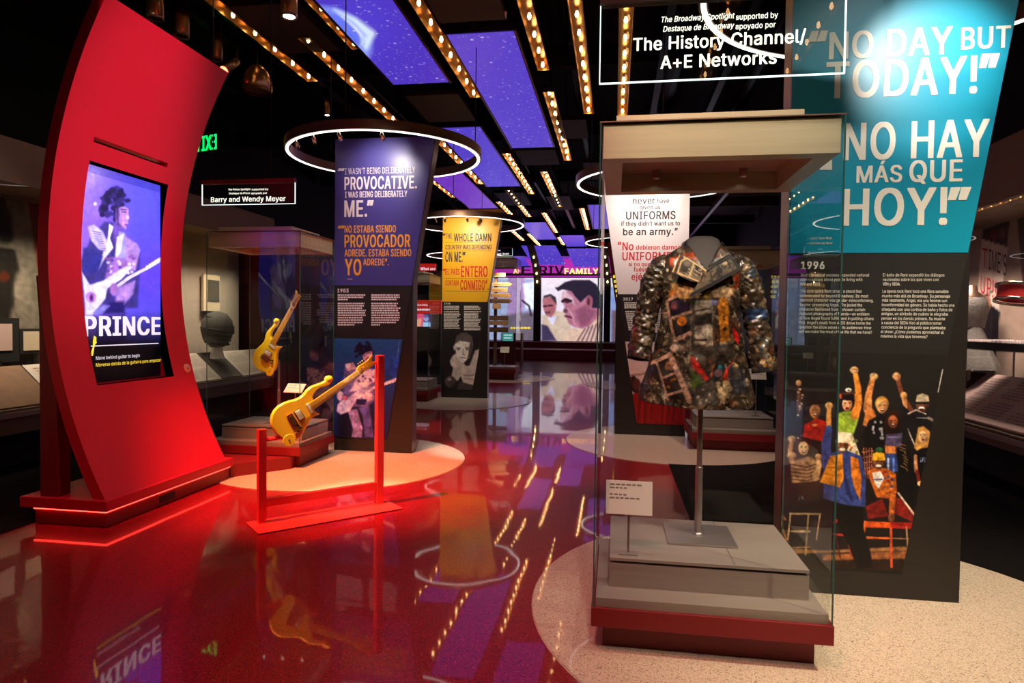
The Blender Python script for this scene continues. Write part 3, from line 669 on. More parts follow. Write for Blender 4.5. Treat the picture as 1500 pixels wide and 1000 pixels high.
# ================================================================== RIGHT WALL SHOWCASE
rw = wallcase('wall_showcase', 3.6, 4.4, 1.0, 16, 2.72, 3.3, .48, .38, 1, 'long glass wall showcase along the right edge of the picture')
RB = Plane((4.37, 0), (0, -1))
def right_panel(PX, PY):
    p = Pic(PX, PY, (.62, .55, .50))
    p.poly([(1441, 335), (1479, 322), (1474, 370), (1438, 350)], (.20, .13, .12), 1.2)
    p.poly([(1438, 350), (1477, 362), (1463, 456), (1432, 432)], (.88, .84, .80), 1)
    p.poly([(1432, 432), (1465, 456), (1456, 560), (1425, 545)], (.08, .06, .08), 1)
    p.poly([(1444, 436), (1448, 428), (1452, 446), (1446, 458)], (.70, .45, .35), 1)
    p.poly([(1490, 320), (1520, 310), (1520, 520), (1500, 440)], (.25, .18, .16), 2)
    p.ell(1456, 345, 6, 9, (.45, .15, .15), 3); p.ell(1468, 342, 5, 8, (.45, .32, .28), 3)
    p.noise(6, .06); return p
picture('back_mural', RB, [(-9.9, .6), (-6.2, .6), (-6.2, 2.72), (-9.9, 2.72)], .03, right_panel, 'print_img', rw, off=-.012, label='mural of protest placards')
RB2 = Plane((4.37, 0), (0, 1))
def rtext(mb, txt, pa, pb, cap, mat=None):
    "lettering painted on the right mural, from pixel pa (left end) to pb"
    v, f = glyphs(txt, .03, 2); h = cap
    d = []
    for q in (pa, pb):
        r_ = ray(*q); k = 4.352/r_[0]; d.append((r_[1]*k, EYE+r_[2]*k))
    xm, xM = v[:, 0].min(), v[:, 0].max(); r_ = ray(pa[0], pa[1]-cap); k = 4.352/r_[0]; hz = EYE+r_[2]*k-d[0][1]
    mb.add([(4.352, d[0][0]+(d[1][0]-d[0][0])*(x-xm)/(xM-xm), d[0][1]+(d[1][1]-d[0][1])*(x-xm)/(xM-xm)+y*hz/caph()) for x, y in v], f)
m = MB(); rtext(m, 'T', (1438, 391), (1446, 393), 28); rtext(m, 'UP!!', (1436, 428), (1459, 438), 25); m.build('lettering', 'ink_red', rw, label='red letters')
m = MB(); rtext(m, 'IME’S', (1448, 394), (1474, 404), 29); m.build('lettering', 'ink_black', rw, label='black letters')
m = MB(); rtext(m, 'PROTEST', (1441, 305), (1482, 288), 14); 
rr = thing('reader_rail', (3.8, 7, .5), 'pinkish tilted text plates in the right wall showcase', 'reader rail')
box(3.65, 4.3, 4, 14, .485, .52).build('rail_body', 'bulkhead', rr)
for a, b, mt, lb in ((5.5, 6.42, 'reader_grey', None), (6.45, 8.15, 'reader_pink', 'pinkish text plate'), (8.18, 9.2, 'dark_cloth', 'dark photograph plate'), (9.23, 11, 'reader_grey', None)):
    reader(rr, 3.6, 1, a, b, .56, 1.0, .5, mt, label=lb)
    if 'reader' in mt: rprint(rr, 3.6, 1, a, b, .56, 1.0, .5, 14, 3)
# mixer deck, drum, dress
t = thing('mixer_deck', (3.95, 7.2, 1.29), 'black mixing desk on a shelf in the right showcase', 'mixer')
ZZ = 1.29
box(3.72, 4.25, 6.5, 7.86, ZZ, ZZ+.07).build('case', 'black', t); box(3.75, 4.2, 6.55, 7.8, ZZ+.07, ZZ+.075).build('faceplate', 'case_dark', t)
m = MB()
for i in range(22):
    for j in range(7): m.lathe((3.79+j*.062, 6.6+i*.055, ZZ+.075), [(.014, 0), (.012, .022), (.001, .024)], 6)
m.build('knobs', 'ink_pinkwhite', t, kind='stuff')
t2 = thing('glass_shelf', (3.95, 8.1, 1.14), 'glass shelf under the black mixing desk', 'shelf'); box(3.65, 4.33, 6.3, 7.92, ZZ-.014, ZZ-.002).build('pane', 'glass', t2)
for y in (6.4, 7.15, 7.85): MB().cyl((4.28, y, .53), (4.28, y, ZZ-.014), .012, 8).build('post', 'steel', t2)
t = thing('snare_drum', (3.95, 6.8, 1.6), 'red snare drum hanging at the right edge of the picture', 'drum')
dx, dy, dz = 3.95, 7.20, 1.85
ax = Vector((.15, .1, 1)).normalized(); MB().lathe((dx, dy, dz), [(.18, -.06), (.18, .06)], 26, ax).build('shell', 'red_graphic', t)
for h in (-.075, .075): MB().lathe((dx, dy, dz), [(.185, h-.012), (.205, h-.012), (.205, h+.012), (.185, h+.012)], 26, ax).build('hoop', 'chrome', t)
MB().lathe((dx, dy, dz), [(.001, .075), (.185, .075)], 26, ax).build('head', 'card', t)
MB().cyl((4.05, dy, dz-.05), (4.32, dy, ZZ), .012, 8).build('stand', 'steel', t)
t = thing('tulle_dress', (4.05, 9.6, .55), 'pale sleeveless tulle gown on a dress form in the right showcase', 'dress')
cx, cy = 4.08, 8.33
m = MB(); prof = [(.36, 1.04), (.34, 1.10), (.30, 1.17), (.25, 1.27), (.18, 1.42), (.13, 1.52)]
vs = []; n = 40
for i, (r, h) in enumerate(prof):
    for k in range(n):
        a = 2*pi*k/n; rr_ = r*(1+.06*sin(a*9)*(1-i/6)); vs.append((cx+min(rr_*.75, .32)*cos(a), cy+rr_*sin(a), h))
m.add(vs, [(i*n+k, i*n+(k+1) % n, (i+1)*n+(k+1) % n, (i+1)*n+k) for i in range(len(prof)-1) for k in range(n)], True).build('skirt', 'tulle', t)
MB().lathe((cx, cy, 0), [(.13, 1.51), (.15, 1.62), (.17, 1.74), (.15, 1.84), (.09, 1.90)], 24).build('bodice', 'tulle', t)
MB().lathe((cx, cy, 0), [(.12, 1.80), (.13, 1.87), (.06, 1.93), (.045, 2.0), (.001, 2.01)], 18).build('dress_form', 'bronze', t)
MB().cyl((cx, cy, .53), (cx, cy, 1.1), .02, 8).build('pole', 'steel', t); MB().lathe((cx, cy, .53), [(.001, .012), (.16, .01), (.16, 0)], 20).build('base_plate', 'steel', t)

# ================================================================== RED CURVED KIOSK
KR = 3.63
def xk(z, o=0.): return -4.02+KR-sqrt(max(0, (KR-o)**2-(z-1.95)**2)) if o == 0 else -4.02+KR-sqrt((KR+o)**2-(z-1.95)**2)
kio = thing('curved_kiosk', (-3.85, 4.87, 0), 'tall curved red kiosk leaning over a portrait video screen on the left', 'kiosk')
def arc_strip(m, y0, y1, z0, z1, th=.085, dz=.12):
    n = max(1, int((z1-z0)/dz)); zs = [z0+(z1-z0)*i/n for i in range(n+1)]
    vs = []
    for z in zs: vs += [(xk(z), y0, z), (xk(z), y1, z), (xk(z, th), y1, z), (xk(z, th), y0, z)]
    fs = []
    for i in range(n):
        for j in range(4): fs.append((4*i+j, 4*i+(j+1) % 4, 4*i+4+(j+1) % 4, 4*i+4+j))
    fs += [(0, 1, 2, 3), (4*n, 4*n+3, 4*n+2, 4*n+1)]
    m.add(vs, fs)
KY0, KY1, SY0, SY1, SZ0, SZ1 = 4.14, 5.60, 4.437, 5.322, .985, 2.69
def face_mesh():
    "one continuous curved face with a screen opening and a slot"
    m = MB(); zs = sorted(set([round(.2+i*.05, 4) for i in range(72) if .2+i*.05 < 3.74]+[SZ0, SZ1, 2.828, 2.866, 3.76])); ys = [KY0, SY0, 5.262, SY1, KY1]
    def hole(yi, z0, z1):
        zc = (z0+z1)/2
        return (yi in (1, 2) and SZ0 < zc < SZ1) or (yi == 1 and 2.828 < zc < 2.866)
    V = {}
    def vid(y, z, b):
        k = (y, round(z, 4), b)
        if k not in V: V[k] = len(m.v); m.v.append((xk(z, .085) if b else xk(z), y, z))
        return V[k]
    def q(*a): m.f.append(a); m.sm.append(False)
    for i in range(len(zs)-1):
        a, b = zs[i], zs[i+1]
        for j in range(4):
            if hole(j, a, b): continue
            y, Y = ys[j], ys[j+1]
            m.f.append((vid(y, a, 0), vid(Y, a, 0), vid(Y, b, 0), vid(y, b, 0))); m.sm.append(False)
            m.f.append((vid(y, a, 1), vid(y, b, 1), vid(Y, b, 1), vid(Y, a, 1))); m.sm.append(True)
            for jj, e in ((j-1, y), (j+1, Y)):
                if jj < 0 or jj > 3 or hole(jj, a, b): q(vid(e, a, 0), vid(e, b, 0), vid(e, b, 1), vid(e, a, 1))
            for ii, e in ((i-1, a), (i+1, b)):
                if ii < 0 or ii > len(zs)-2 or hole(j, zs[ii], zs[ii+1]): q(vid(y, e, 0), vid(Y, e, 0), vid(Y, e, 1), vid(y, e, 1))
    return m
face_mesh().build('curved_panel', 'kiosk_red', kio)
m = MB(); arc_strip(m, KY0+.006, KY1-.006, .2, 3.75, .1); m.v = [(x-.05, y, z) for x, y, z in m.v]
# back frame ribs instead of a closed back
m = MB()
for y in (KY0, KY1-.05): 
    for z in np.arange(.2, 3.7, .18): pass
fin = MB(); fin2 = MB()
fin.prism([(-4.10, .2), (-3.96, .2), (-3.96, 1.05), (xk(1.3, .08), 1.35), (xk(1.6, .08), 1.7), (xk(1.6, .12)-.0, 1.8), (-4.10, 1.5)], KY0+.004, KY0+.12)
fin2.prism([(-4.10, .2), (-3.96, .2), (-3.96, 1.05), (xk(1.3, .08), 1.35), (xk(1.6, .08), 1.7), (xk(1.6, .12)-.0, 1.8), (-4.10, 1.5)], KY1-.12, KY1-.004)
fin.build('support_leg', 'dark_red', kio); fin2.build('support_leg', 'dark_red', kio)
# screen recess
MB().box(-4.16, -4.092, SY0-.02, SY1+.02, SZ0-.02, SZ1+.02).build('recess_back', 'dark_red', kio); box(-4.085, -4.028, SY0-.01, SY1+.005, SZ0+.005, SZ1-.004).build('screen_case', 'black', kio)
rc = MB()
rc.prism([(-4.09, SZ0), (xk(SZ0)-.002, SZ0), (xk(SZ0, .085), SZ0-.03), (-4.09, SZ0-.03)], SY0, SY1)
rc.prism([(-4.09, SZ1), (xk(SZ1)-.002, SZ1), (xk(SZ1, .085), SZ1+.03), (-4.09, SZ1+.03)], SY0, SY1)
for y in (SY0-.02, SY1):
    prof = [(-4.095, SZ0-.02)]+[(xk(z)-.004, z) for z in np.linspace(SZ0, SZ1, 14)]+[(-4.095, SZ1+.02)]
    rc.prism(prof, y, y+.02)
rc.build('recess_lining', 'kiosk_red', kio)
SP = Plane((-4.0255, 0), (0, 1))
def kiosk_paint(PX, PY):
    p = Pic(PX, PY, (.31, .27, .86)); p.tex = .35; q = lambda x, y: (110+x/5.886, 230+y/5.886)
    P = lambda *a: [q(*t) for t in a]; Q2 = lambda *a: [(110+x/5.886, 390+y/5.886) for x, y in a]
    p.grad(120, (.48, .36, .86), 200, (.30, .29, .88), 1, x=True)
    p.glow(128, 250, 26, (.62, .58, .95), .8); p.glow(134, 330, 26, (.50, .34, .85), .6); p.glow(215, 400, 45, (.33, .22, .90), .7)
    p.poly(P((115, 60), (60, 500), (240, 520), (180, 60)), (.55, .45, .92), 14, .45)
    p.ell(*q(173, 402), 2.2, 2.2, (1, .95, 1), 2)
    # reflected lettering patch is left to the room; body
    p.poly(P((250, 555), (330, 560), (400, 640), (470, 720), (560, 800), (560, 1000), (540, 1300), (60, 1330), (50, 900), (130, 700)), (.20, .18, .52), 4)
    for k in range(70):
        a = rng.uniform(0, 2*pi); r = rng.uniform(0, 1)**.5
        p.ell(*q(345+110*r*cos(a)-30*(r*sin(a) > 0)*r, 400+145*r*sin(a)), rng.uniform(3, 6), rng.uniform(3, 5), (.07, .05, .26) if k % 3 else (.16, .13, .46), 2, .85)
    p.poly(P((350, 440), (430, 425), (462, 450), (460, 490), (470, 530), (455, 545), (460, 570), (445, 585), (440, 620), (400, 620), (350, 560)), (.66, .50, .86), 2)
    p.poly(P((345, 430), (380, 420), (375, 560), (420, 625), (360, 580)), (.16, .10, .38), 4, .9)
    p.line(P((400, 470), (440, 475)), 1.4, (.10, .06, .28)); p.line(P((395, 450), (445, 455)), 1.4, (.14, .08, .33)); p.line(P((430, 582), (450, 586)), 1.6, (.35, .15, .45))
    p.ell(*q(450, 520), 2.2, 3, (.85, .72, .95), 1.5)
    p.poly(P((330, 560), (400, 610), (395, 660), (350, 760), (330, 700)), (.35, .25, .65), 3)
    p.poly(P((295, 575), (330, 600), (300, 700), (330, 780), (250, 880), (190, 1000), (200, 960), (250, 800), (280, 700)), (.86, .86, 1.), 2)
    p.poly(P((380, 640), (425, 650), (470, 760), (560, 800), (500, 960), (440, 990), (340, 900), (350, 800)), (.58, .56, .92), 3)
    p.poly(P((430, 680), (540, 750), (560, 800), (520, 980), (440, 960), (440, 760)), (.62, .50, .86), 3)
    p.poly(P((360, 690), (420, 660), (400, 800), (345, 900)), (.84, .84, 1.), 2)
    p.poly(P((110, 600), (160, 580), (240, 640), (275, 720), (260, 820), (200, 790), (140, 720)), (.66, .64, .92), 2.5)
    for k in range(9): p.line(P((150+k*10, 640+k*20), (215+k*7, 650+k*20)), .9, (.30, .26, .62), 1)
    p.poly(P((70, 780), (180, 800), (240, 860), (200, 1000), (70, 1000)), (.15, .17, .55), 4)
    p.poly(P((300, 870), (350, 860), (440, 880), (500, 950), (380, 1050), (260, 1040)), (.55, .40, .78), 5)
    for k in range(26): p.ell(*q(rng.uniform(260, 520), rng.uniform(850, 1050)), 2.5, 2.2, [(.85, .85, 1.), (.22, .18, .55), (.50, .30, .65)][k % 3], 1.5, .8)
    # guitar and arms
    p.poly(Q2((60, 50), (130, 160), (250, 120), (320, 70), (440, 0), (500, 0), (400, 110), (280, 190), (260, 280), (150, 420), (90, 420), (80, 260)), (.80, .82, 1.), 2.5)
    p.line(Q2((340, 190), (470, 95), (600, 25), (735, -60)), [5, 4.5, 4, 6], (.80, .80, .98), 1)
    for k in range(5): p.ell(*(110+(620+k*24)/5.886, 390+(10-k*14)/5.886), 1.8, 3.2, (.92, .92, 1), 1)
    p.ell(110+135/5.886, 390+265/5.886, 8, 8, (.62, .45, .80), 3); p.ell(110+140/5.886, 390+270/5.886, 2.5, 5, (.30, .12, .42), 2)
    p.ell(110+335/5.886, 390+200/5.886, 6, 9, (.60, .42, .78), 3)
    p.poly(Q2((370, 180), (520, 120), (500, 240), (420, 330), (340, 330)), (.60, .48, .84), 4); p.poly(Q2((290, 310), (420, 300), (430, 400), (240, 410)), (.12, .10, .42), 5)
    p.poly(Q2((150, 400), (240, 330), (300, 340), (200, 440)), (.45, .45, .86), 4)
    p.poly(Q2((180, 440), (430, 400), (440, 640), (330, 760), (200, 700)), (.22, .18, .60), 8)
    p.grad(470, (.02, .02, .05), 505, (.012, .012, .02), 0)
    t = np.clip((PY-455)/55, 0, 1)[..., None]; p.c = p.c*(1-t)+np.array((.012, .012, .02))*t
    p.noise(4, .05); return p
picture('video_screen', SP, [(SY0-.005, SZ0+.006), (SY1, SZ0+.006), (SY1, SZ1-.006), (SY0-.005, SZ1-.006)], .0075, kiosk_paint, 'screen_img', kio, .001, 'portrait video screen with a guitarist on blue')
m = MB(); text(m, SP, 'PRINCE', 124, 233.5, 492, 29, .06, .004); m.build('lettering', 'lit_white', kio)
m = MB(); text(m, SP, 'Move behind guitar to begin', 140, 204, 527, 5.2, .03, .004); m.build('caption', 'lit_white', kio)
m = MB(); text(m, SP, 'Moverse detrás de la guitarra para empezar', 140, 235, 537, 5.2, .03, .004)
gp = [SP.hit(110+x/5.886, 390+y/5.886) for x, y in ((160, 597), (180, 612), (178, 640), (183, 655), (165, 680), (150, 768), (138, 770), (136, 735), (152, 690), (150, 650))]
m.add([SP.pt(a, z, .004) for a, z in gp], [tuple(range(len(gp)))]); m.build('yellow_caption', 'lit_yellow', kio)
a0, z0 = SP.hit(133, 507.5); a1, z1 = SP.hit(232, 502); box(-4.0245, -4.023, a0, a1, z0, z0+.008).build('rule_line', 'lit_white', kio)
# base
box(-4.14, -3.562, KY0, KY1+.05, .007, .112).build('fascia', 'plinth_red', kio)
box(-4.24, -3.535, KY0-.03, KY1+.07, .124, .20).build('ledge', 'kiosk_red', kio, bevel=.003)
lm = MB(); lm.box(-3.560, -3.549, KY0-.012, KY1+.05, .1125, .1235); lm.box(-4.14, -3.549, KY0-.015, KY0-.005, .1125, .1235); lm.build('led_seam', 'led_red', kio)
VP_ = Plane((-3.534, 0), (0, 1)); a0, z0 = VP_.hit(238, 730); a1, z1 = VP_.hit(260, 716)
vg = box(-3.562, -3.556, a0, a1, .03, .085).build('vent_grille', 'black', kio)
bt = Plane((-3.86, 0), (0, 1)); by, bz = 5.52, 1.045
st = MB(); st.lathe((xk(bz), by, bz), [(.001, .010), (.040, .010), (.043, 0)], 24, (1, 0, .3)); st.build('round_sticker', 'orange_sticker', kio)
m = MB()
for k in range(3): m.obox((xk(bz)+.0125, by-.008+k*.008, bz-.004), (0, 0, 1), (0, 1, 0), (1, 0, .3), .012, .0028, .001)
m.build('sticker_mark', 'ink_red', kio)
# low red base joining the kiosk to the guitar case
jb = thing('base_connector', (-3.6, 5.9, 0), 'low red base wing between the kiosk foot and the guitar case', 'base')
m = MB(); m.add([(-3.565, 5.68, .007), (-3.19, 6.12, .007), (-3.19, 6.22, .007), (-4.1, 6.22, .007), (-4.1, 5.68, .007), (-3.565, 5.68, .13), (-3.19, 6.12, .13), (-3.19, 6.22, .13), (-4.1, 6.22, .13), (-4.1, 5.68, .13)],
                [(4, 3, 2, 1, 0), (5, 6, 7, 8, 9)]+[(i, (i+1) % 5, (i+1) % 5+5, i+5) for i in range(5)]); m.build('wing', 'plinth_red', jb)

# ================================================================== GUITARS
G_BODY = [(.047, .034), (.05, .05), (.07, .066), (.101, .077), (.137, .078), (.172, .066), (.204, .056), (.234, .06), (.253, .078), (.257, .1), (.242, .118), (.221, .123), (.204, .113), (.195, .102), (.155, .108), (.112, .122), (.072, .129), (.037, .124), (.007, .113), (-.029, .108), (-.066, .115), (-.107, .131), (-.149, .144), (-.197, .148), (-.241, .137), (-.274, .117), (-.303, .086), (-.32, .037), (-.322, -.018), (-.308, -.065), (-.295, -.1), (-.274, -.132), (-.234, -.152), (-.19, -.150), (-.141, -.13), (-.09, -.104), (-.05, -.086), (-.02, -.082), (.022, -.094), (.024, -.086), (.010, -.066), (.006, -.032)]
G_HEAD = [(.443, .022), (.47, .04), (.488, .047), (.534, .041), (.584, .045), (.625, .060), (.622, .045), (.610, .03), (.60, .017), (.612, .0), (.600, -.022), (.567, -.022), (.532, -.018), (.493, -.022), (.456, -.023)]
def guitar(name, origin, ex, ey, label, mat, head_ball=False):
    "origin = neck joint; ex along the neck, ey across, face normal = ex x ey"
    O = Vector(origin); ex = Vector(ex).normalized(); ey = Vector(ey).normalized(); nz = ex.cross(ey).normalized()
    fn = lambda u, v, w: tuple(O+ex*u+ey*v+nz*w)
    t = thing(name, tuple(origin), label, 'guitar')
    def rounded(pts, t0, t1, r):
        # chamfered slab: shrink outline towards its local normal at both faces
        P = [Vector((a, b)) for a, b in pts]; n = len(P); N = []
        for i in range(n):
            d = (P[(i+1) % n]-P[i-1]).normalized(); N.append(Vector((d.y, -d.x)))
        area = sum(P[i].x*P[(i+1) % n].y-P[(i+1) % n].x*P[i].y for i in range(n)); sg = 1 if area > 0 else -1
        rings = [(t0, r*.9), (t0+r*.5, r*.25), (t0+r, 0), (t1-r, 0), (t1-r*.5, r*.25), (t1, r*.9)]
        m = MB(); vs = []
        for w_, s_ in rings:
            for i in range(n): q = P[i]-N[i]*sg*s_; vs.append(fn(q.x, q.y, w_))
        fs = [(k*n+i, k*n+(i+1) % n, (k+1)*n+(i+1) % n, (k+1)*n+i) for k in range(len(rings)-1) for i in range(n)]
        m.add(vs, fs, True); m.add(vs[:n], [tuple(range(n))[::-1]]); m.add(vs[-n:], [tuple(range(n))])
        return m
    b = rounded(G_BODY, -.022, .020, .011).build('body', mat, t)
    MB().lathe(fn(.232, .092, 0), [(.001, .030), (.018, .028), (.027, .016), (.028, 0), (.024, -.02), (.001, -.024)], 16, nz).build('scroll_ball', mat, b)
    rounded([(-.315+.05*cos(a)+.045, -.085+.05*sin(a)*.9-.03) for a in [2*pi*k/20 for k in range(20)]], .019, .026, .003).build('control_plate', mat, b)
    m = MB().prism([(-.003, .03), (.0, -.03), (.456, -.0225), (.445, .0225)], .018, .030, fn); nk = m.build('neck', 'fretboard', t)
    m = MB().tube([fn(.02, 0, .005), fn(.2, 0, .006), (fn(.44, 0, .010))], [.024, .021, .018], 8); m.build('neck_back', mat, nk)
    m = MB()
    for k in range(22):
        u = .45-.45*(1-2**(-(k+1)/12))/(1-2**(-22/12)); m.prism([(u-.0013, .029-u*.015), (u+.0013, .029-u*.015), (u+.0013, -.029+u*.014), (u-.0013, -.029+u*.014)], .030, .0315, fn)
    m.build('frets', 'fret', nk)
    m = MB()
    for k in (3, 5, 7, 9, 12, 15, 17, 19, 21):
        f_ = lambda j: .45-.45*(1-2**(-j/12))/(1-2**(-22/12)); u = (f_(k)+f_(k-1))/2; m.prism([(u-.004, -.008), (u, -.003), (u+.003, .006), (u, .008), (u-.004, .002)], .0302, .0308, fn)
    m.build('inlays', 'inlay', nk)
    h = rounded(G_HEAD, .004, .020, .004).build('headstock', mat, t)
    MB().prism([(.448, .02), (.456, .02), (.456, -.02), (.448, -.02)], .020, .033, fn).build('nut', 'ivory', h)
    MB().prism([(.462, .008), (.50, .018), (.50, -.008), (.468, -.014)], .0201, .022, fn).build('truss_cover', 'inlay', h)
    for k in range(6):
        u = .49+k*.02; pg = MB().tube([fn(u, .040, .012), fn(u, .058, .012)], .0035, 6); pg.tube([fn(u, .058, .012), fn(u, .066, .012)], [.0085, .006], 8); pg.tube([fn(u, .022-k*.006, .018), fn(u, .022-k*.006, .030)], .004, 8); pg.build('tuning_peg', 'gold_metal', h)
    # pickups, bridge, knobs, strings
    MB().prism([(-.030, -.040), (-.010, -.040), (-.006, .036), (-.026, .036)], .019, .031, fn).build('neck_pickup', 'ivory', t)
    MB().prism([(-.128, -.036), (-.090, -.036), (-.088, .038), (-.126, .038)], .019, .034, fn).build('bridge_pickup', 'ivory', t)
    pr = MB().prism([(-.137, -.044), (-.082, -.044), (-.080, .046), (-.135, .046)], .019, .024, fn).build('pickup_ring', 'gold_metal', t)
    br = MB().prism([(-.196, -.050), (-.150, -.048), (-.148, .048), (-.192, .050)], .019, .036, fn).build('bridge', 'copper', t)
    m = MB()
    for k in range(6): m.prism([(-.186, -.037+k*.013), (-.160, -.037+k*.013), (-.160, -.028+k*.013), (-.186, -.028+k*.013)], .036, .042, fn)
    m.build('saddles', 'gold_metal', br)
    for (u, v) in ((-.150, -.085), (-.178, -.095), (-.205, -.104), (-.160, -.062)):
        MB().lathe(fn(u, v, .019), [(.009, 0), (.008, .014), (.001, .015)], 12, nz).build('knob', 'copper' if u < -.2 else 'black', t)
    MB().lathe(fn(-.27, -.112, .026), [(.006, 0), (.005, .006), (.001, .006)], 10, nz).build('jack', 'black', t)
    m = MB()
    for k in range(6): m.tube([fn(-.175, -.033+k*.013, .040), fn(.452, -.015+k*.006, .035), fn(.49+k*.02, .022-k*.006, .028)], .0009, 3)
    m.build('strings', 'steel', t)
    return t, fn
T2 = Vector((.698, .716, 0)); PA = Vector((-2.544, 4.445, 0)); NF = Vector((.716, -.698, 0))
exg = (T2*.8445+Vector((0, 0, .5356))).normalized(); nfv = NF
eyg = nfv.cross(exg).normalized()
o1 = PA+T2*.361+Vector((0, 0, .845))
g1, fn1 = guitar('electric_guitar', tuple(o1), tuple(exg), tuple(eyg), 'orange yellow cloud shaped guitar mounted across the red metal stand', 'guitar_orange')
# stand: two posts, crossbeam, foot plate
st = thing('guitar_stand', (-2.2, 4.78, 0), 'red metal stand with two square posts holding the front guitar', 'stand')
up = Vector((0, 0, 1)); BK = -NF
def sbox(c, hx, hy, hz, name): return MB().obox(c, T2, NF, up, hx, hy, hz).build(name, 'stand_red', st, bevel=.002)
pb = PA+BK*.06
sbox(PA+up*.355, .028, .030, .345, 'short_post'); sbox(PA+T2*.937+up*.617, .028, .030, .607, 'tall_post')
sbox(PA+T2*.468+up*.155, .44, .022, .030, 'crossbeam')
sbox(PA+T2*.468+NF*.09+up*.0085, .56, .16, .0025, 'foot_plate')
q1 = Vector(fn1(-.29, -.08, -.03)); MB().tube([PA+up*.62, PA+up*.62+T2*.05, q1], .017, 8, smooth=False).build('lower_bracket', 'stand_red', st)
q2 = Vector(fn1(.58, 0, .0)); pt_ = PA+T2*.937+up*1.17; MB().tube([pt_, (pt_+q2)/2+up*.0, q2], .012, 8, smooth=False).build('upper_bracket', 'stand_red', st)

# ================================================================== CASES
def case(x0, y0, label, w_=1.02, d=.86, block=True, downs=2, mirror=False):
    t = thing('display_case', (x0+w_/2, y0+d/2, 0), label, 'display case', 'glass display cases on red plinths')
    x1, y1 = x0+w_, y0+d
    box(x0+.045, x1-.045, y0+.09, y1-.03, .009, .137).build('plinth', 'plinth_red', t)
    box(x0-.006, x1+.006, y0-.006, y1, .137, .222).build('plinth_lip', 'plinth_red', t, bevel=.002)
    box(x0+.013, x1-.013, y0+.013, y1-.013, .2225, .262).build('tray', 'case_grey', t)
    if block:
        box(x0+.072, x1-.055, y0+.155, y1-.03, .2625, .375).build('riser', 'case_grey', t)
        box(x0+.085, x1-.07, y0+.168, y1-.04, .375, .386).build('shadow_gap', 'case_dark', t)
        tp = box(x0+.072, x1-.055, y0+.150, y1-.028, .386, .402).build('riser_top', 'case_grey', t, bevel=.002)
        box(x0+.64, x0+.643, y0+.155, y1-.03, .4021, .4026).build('panel_joint', 'case_dark', tp)
    g = .010
    for nm, b in (('front', (x0, x1, y0, y0+g)), ('back', (x0, x1, y1-g, y1)), ('left', (x0, x0+g, y0+g, y1-g)), ('right', (x1-g, x1, y0+g, y1-g))):
        box(*b, .2225, 2.39).build('glass_pane', 'glass', t, label=nm+' glass pane')
    for a in (x0-.001, x1-.005):
        for b in (y0-.001, y1-.005): box(a, a+.006, b, b+.006, .2225, 2.39).build('glass_edge', 'glass_edge', t)
    h = MB(); z0, z1 = 2.235, 2.385; a, b = .014, .10
    h.box(x0+a, x1-a, y0+a, y0+b, z0, z1); h.box(x0+a, x1-a, y1-b, y1-a, z0, z1); h.box(x0+a, x0+b, y0+b, y1-b, z0, z1); h.box(x1-b, x1-a, y0+b, y1-b, z0, z1)
    hd = h.build('hood', 'hood_metal', t)
    box(x0+b-.01, x1-b+.01, y0+b-.01, y1-b+.01, 2.33, 2.345).build('soffit', 'soffit', hd)
    box(x0-.002, x1+.002, y0-.002, y1+.002, 2.3905, 2.396).build('hood_lid', 'bronze', t)
    box(x0+.07, x1-.14, y0+.10, y1-.08, 2.396, 2.45).build('hood_cap', 'hood_metal', t)
    for k in range(downs):
        xx = x0+w_*(.28+k*.44/max(1, downs-1)) if downs > 1 else x0+w_/2
        dl = MB().lathe((xx, y1-.18, 2.33), [(.022, 0), (.022, -.035), (.018, -.045), (.012, -.04)], 12).build('downlight', 'soffit', hd)
        MB().lathe((xx, y1-.18, 2.294), [(.001, 0), (.012, 0)], 10).build('lens', 'spot_glow', dl)
    return t
def card_stand(x, y, zb, zt, w_, h, label, tilt=.3, lines=True):
    t = thing('label_stand', (x, y, zb), label, 'label')
    box(x-.045, x+.045, y-.035, y+.035, zb, zb+.006).build('foot', 'steel', t)
    box(x-.005, x+.005, y-.004, y+.004, zb+.006, zt-h*.4).build('stem', 'steel', t)
    s, c = sin(tilt), cos(tilt)
    cd = MB().obox((x, y-.008, zt-h/2), (1, 0, 0), (0, -c, s), (0, s, c), w_/2, .004, h/2).build('card', 'card', t)
    if lines:
        m = MB()
        for k in range(5):
            if k == 2: continue
            zz = h*(.36-k*.10); ln = w_*random.uniform(.6, .84) if k % 2 == 0 else w_*.34
            xx = -w_*.42
            while xx < -w_*.42+ln:
                ww = random.uniform(.05, .11)*w_; o = Vector((x, y-.008, zt-h/2))+Vector((0, s, c))*zz+Vector((0, -c, s))*.0046
                m.add([o+Vector((xx, 0, 0)), o+Vector((xx+ww, 0, 0)), o+Vector((xx+ww, 0, 0))+Vector((0, s, c))*h*.045, o+Vector((xx, 0, 0))+Vector((0, s, c))*h*.045], [(0, 1, 2, 3)]); xx += ww+w_*.025
        m.build('fine_print', 'ink_grey', cd)
    return t
case(-.077, 2.95, 'large foreground glass case holding the collage jacket')
case(-4.12, 6.135, 'glass case with the yellow guitar, left of the purple pillar', w_=1.02, d=.80, downs=3)
case(.93, 8.05, 'glass case behind the jacket case, right of the white and pink pillar')
case(-4.42, 11.75, 'glass case just left of the yellow pillar')
case(-3.56, 16.9, 'tall glass case holding the wooden signpost, right of the yellow pillar', block=False).scale = (1, 1, 1.33)
card_stand(.082, 3.17, .403, .752, .218, .158, 'white caption card on a thin stand inside the jacket case', tilt=.15)
card_stand(1.72, 8.35, .403, .98, .22, .13, 'caption card behind the right sleeve of the jacket')
card_stand(-2.86, 17.1, .353, .87, .24, .16, 'small white caption card beside the wooden signpost')
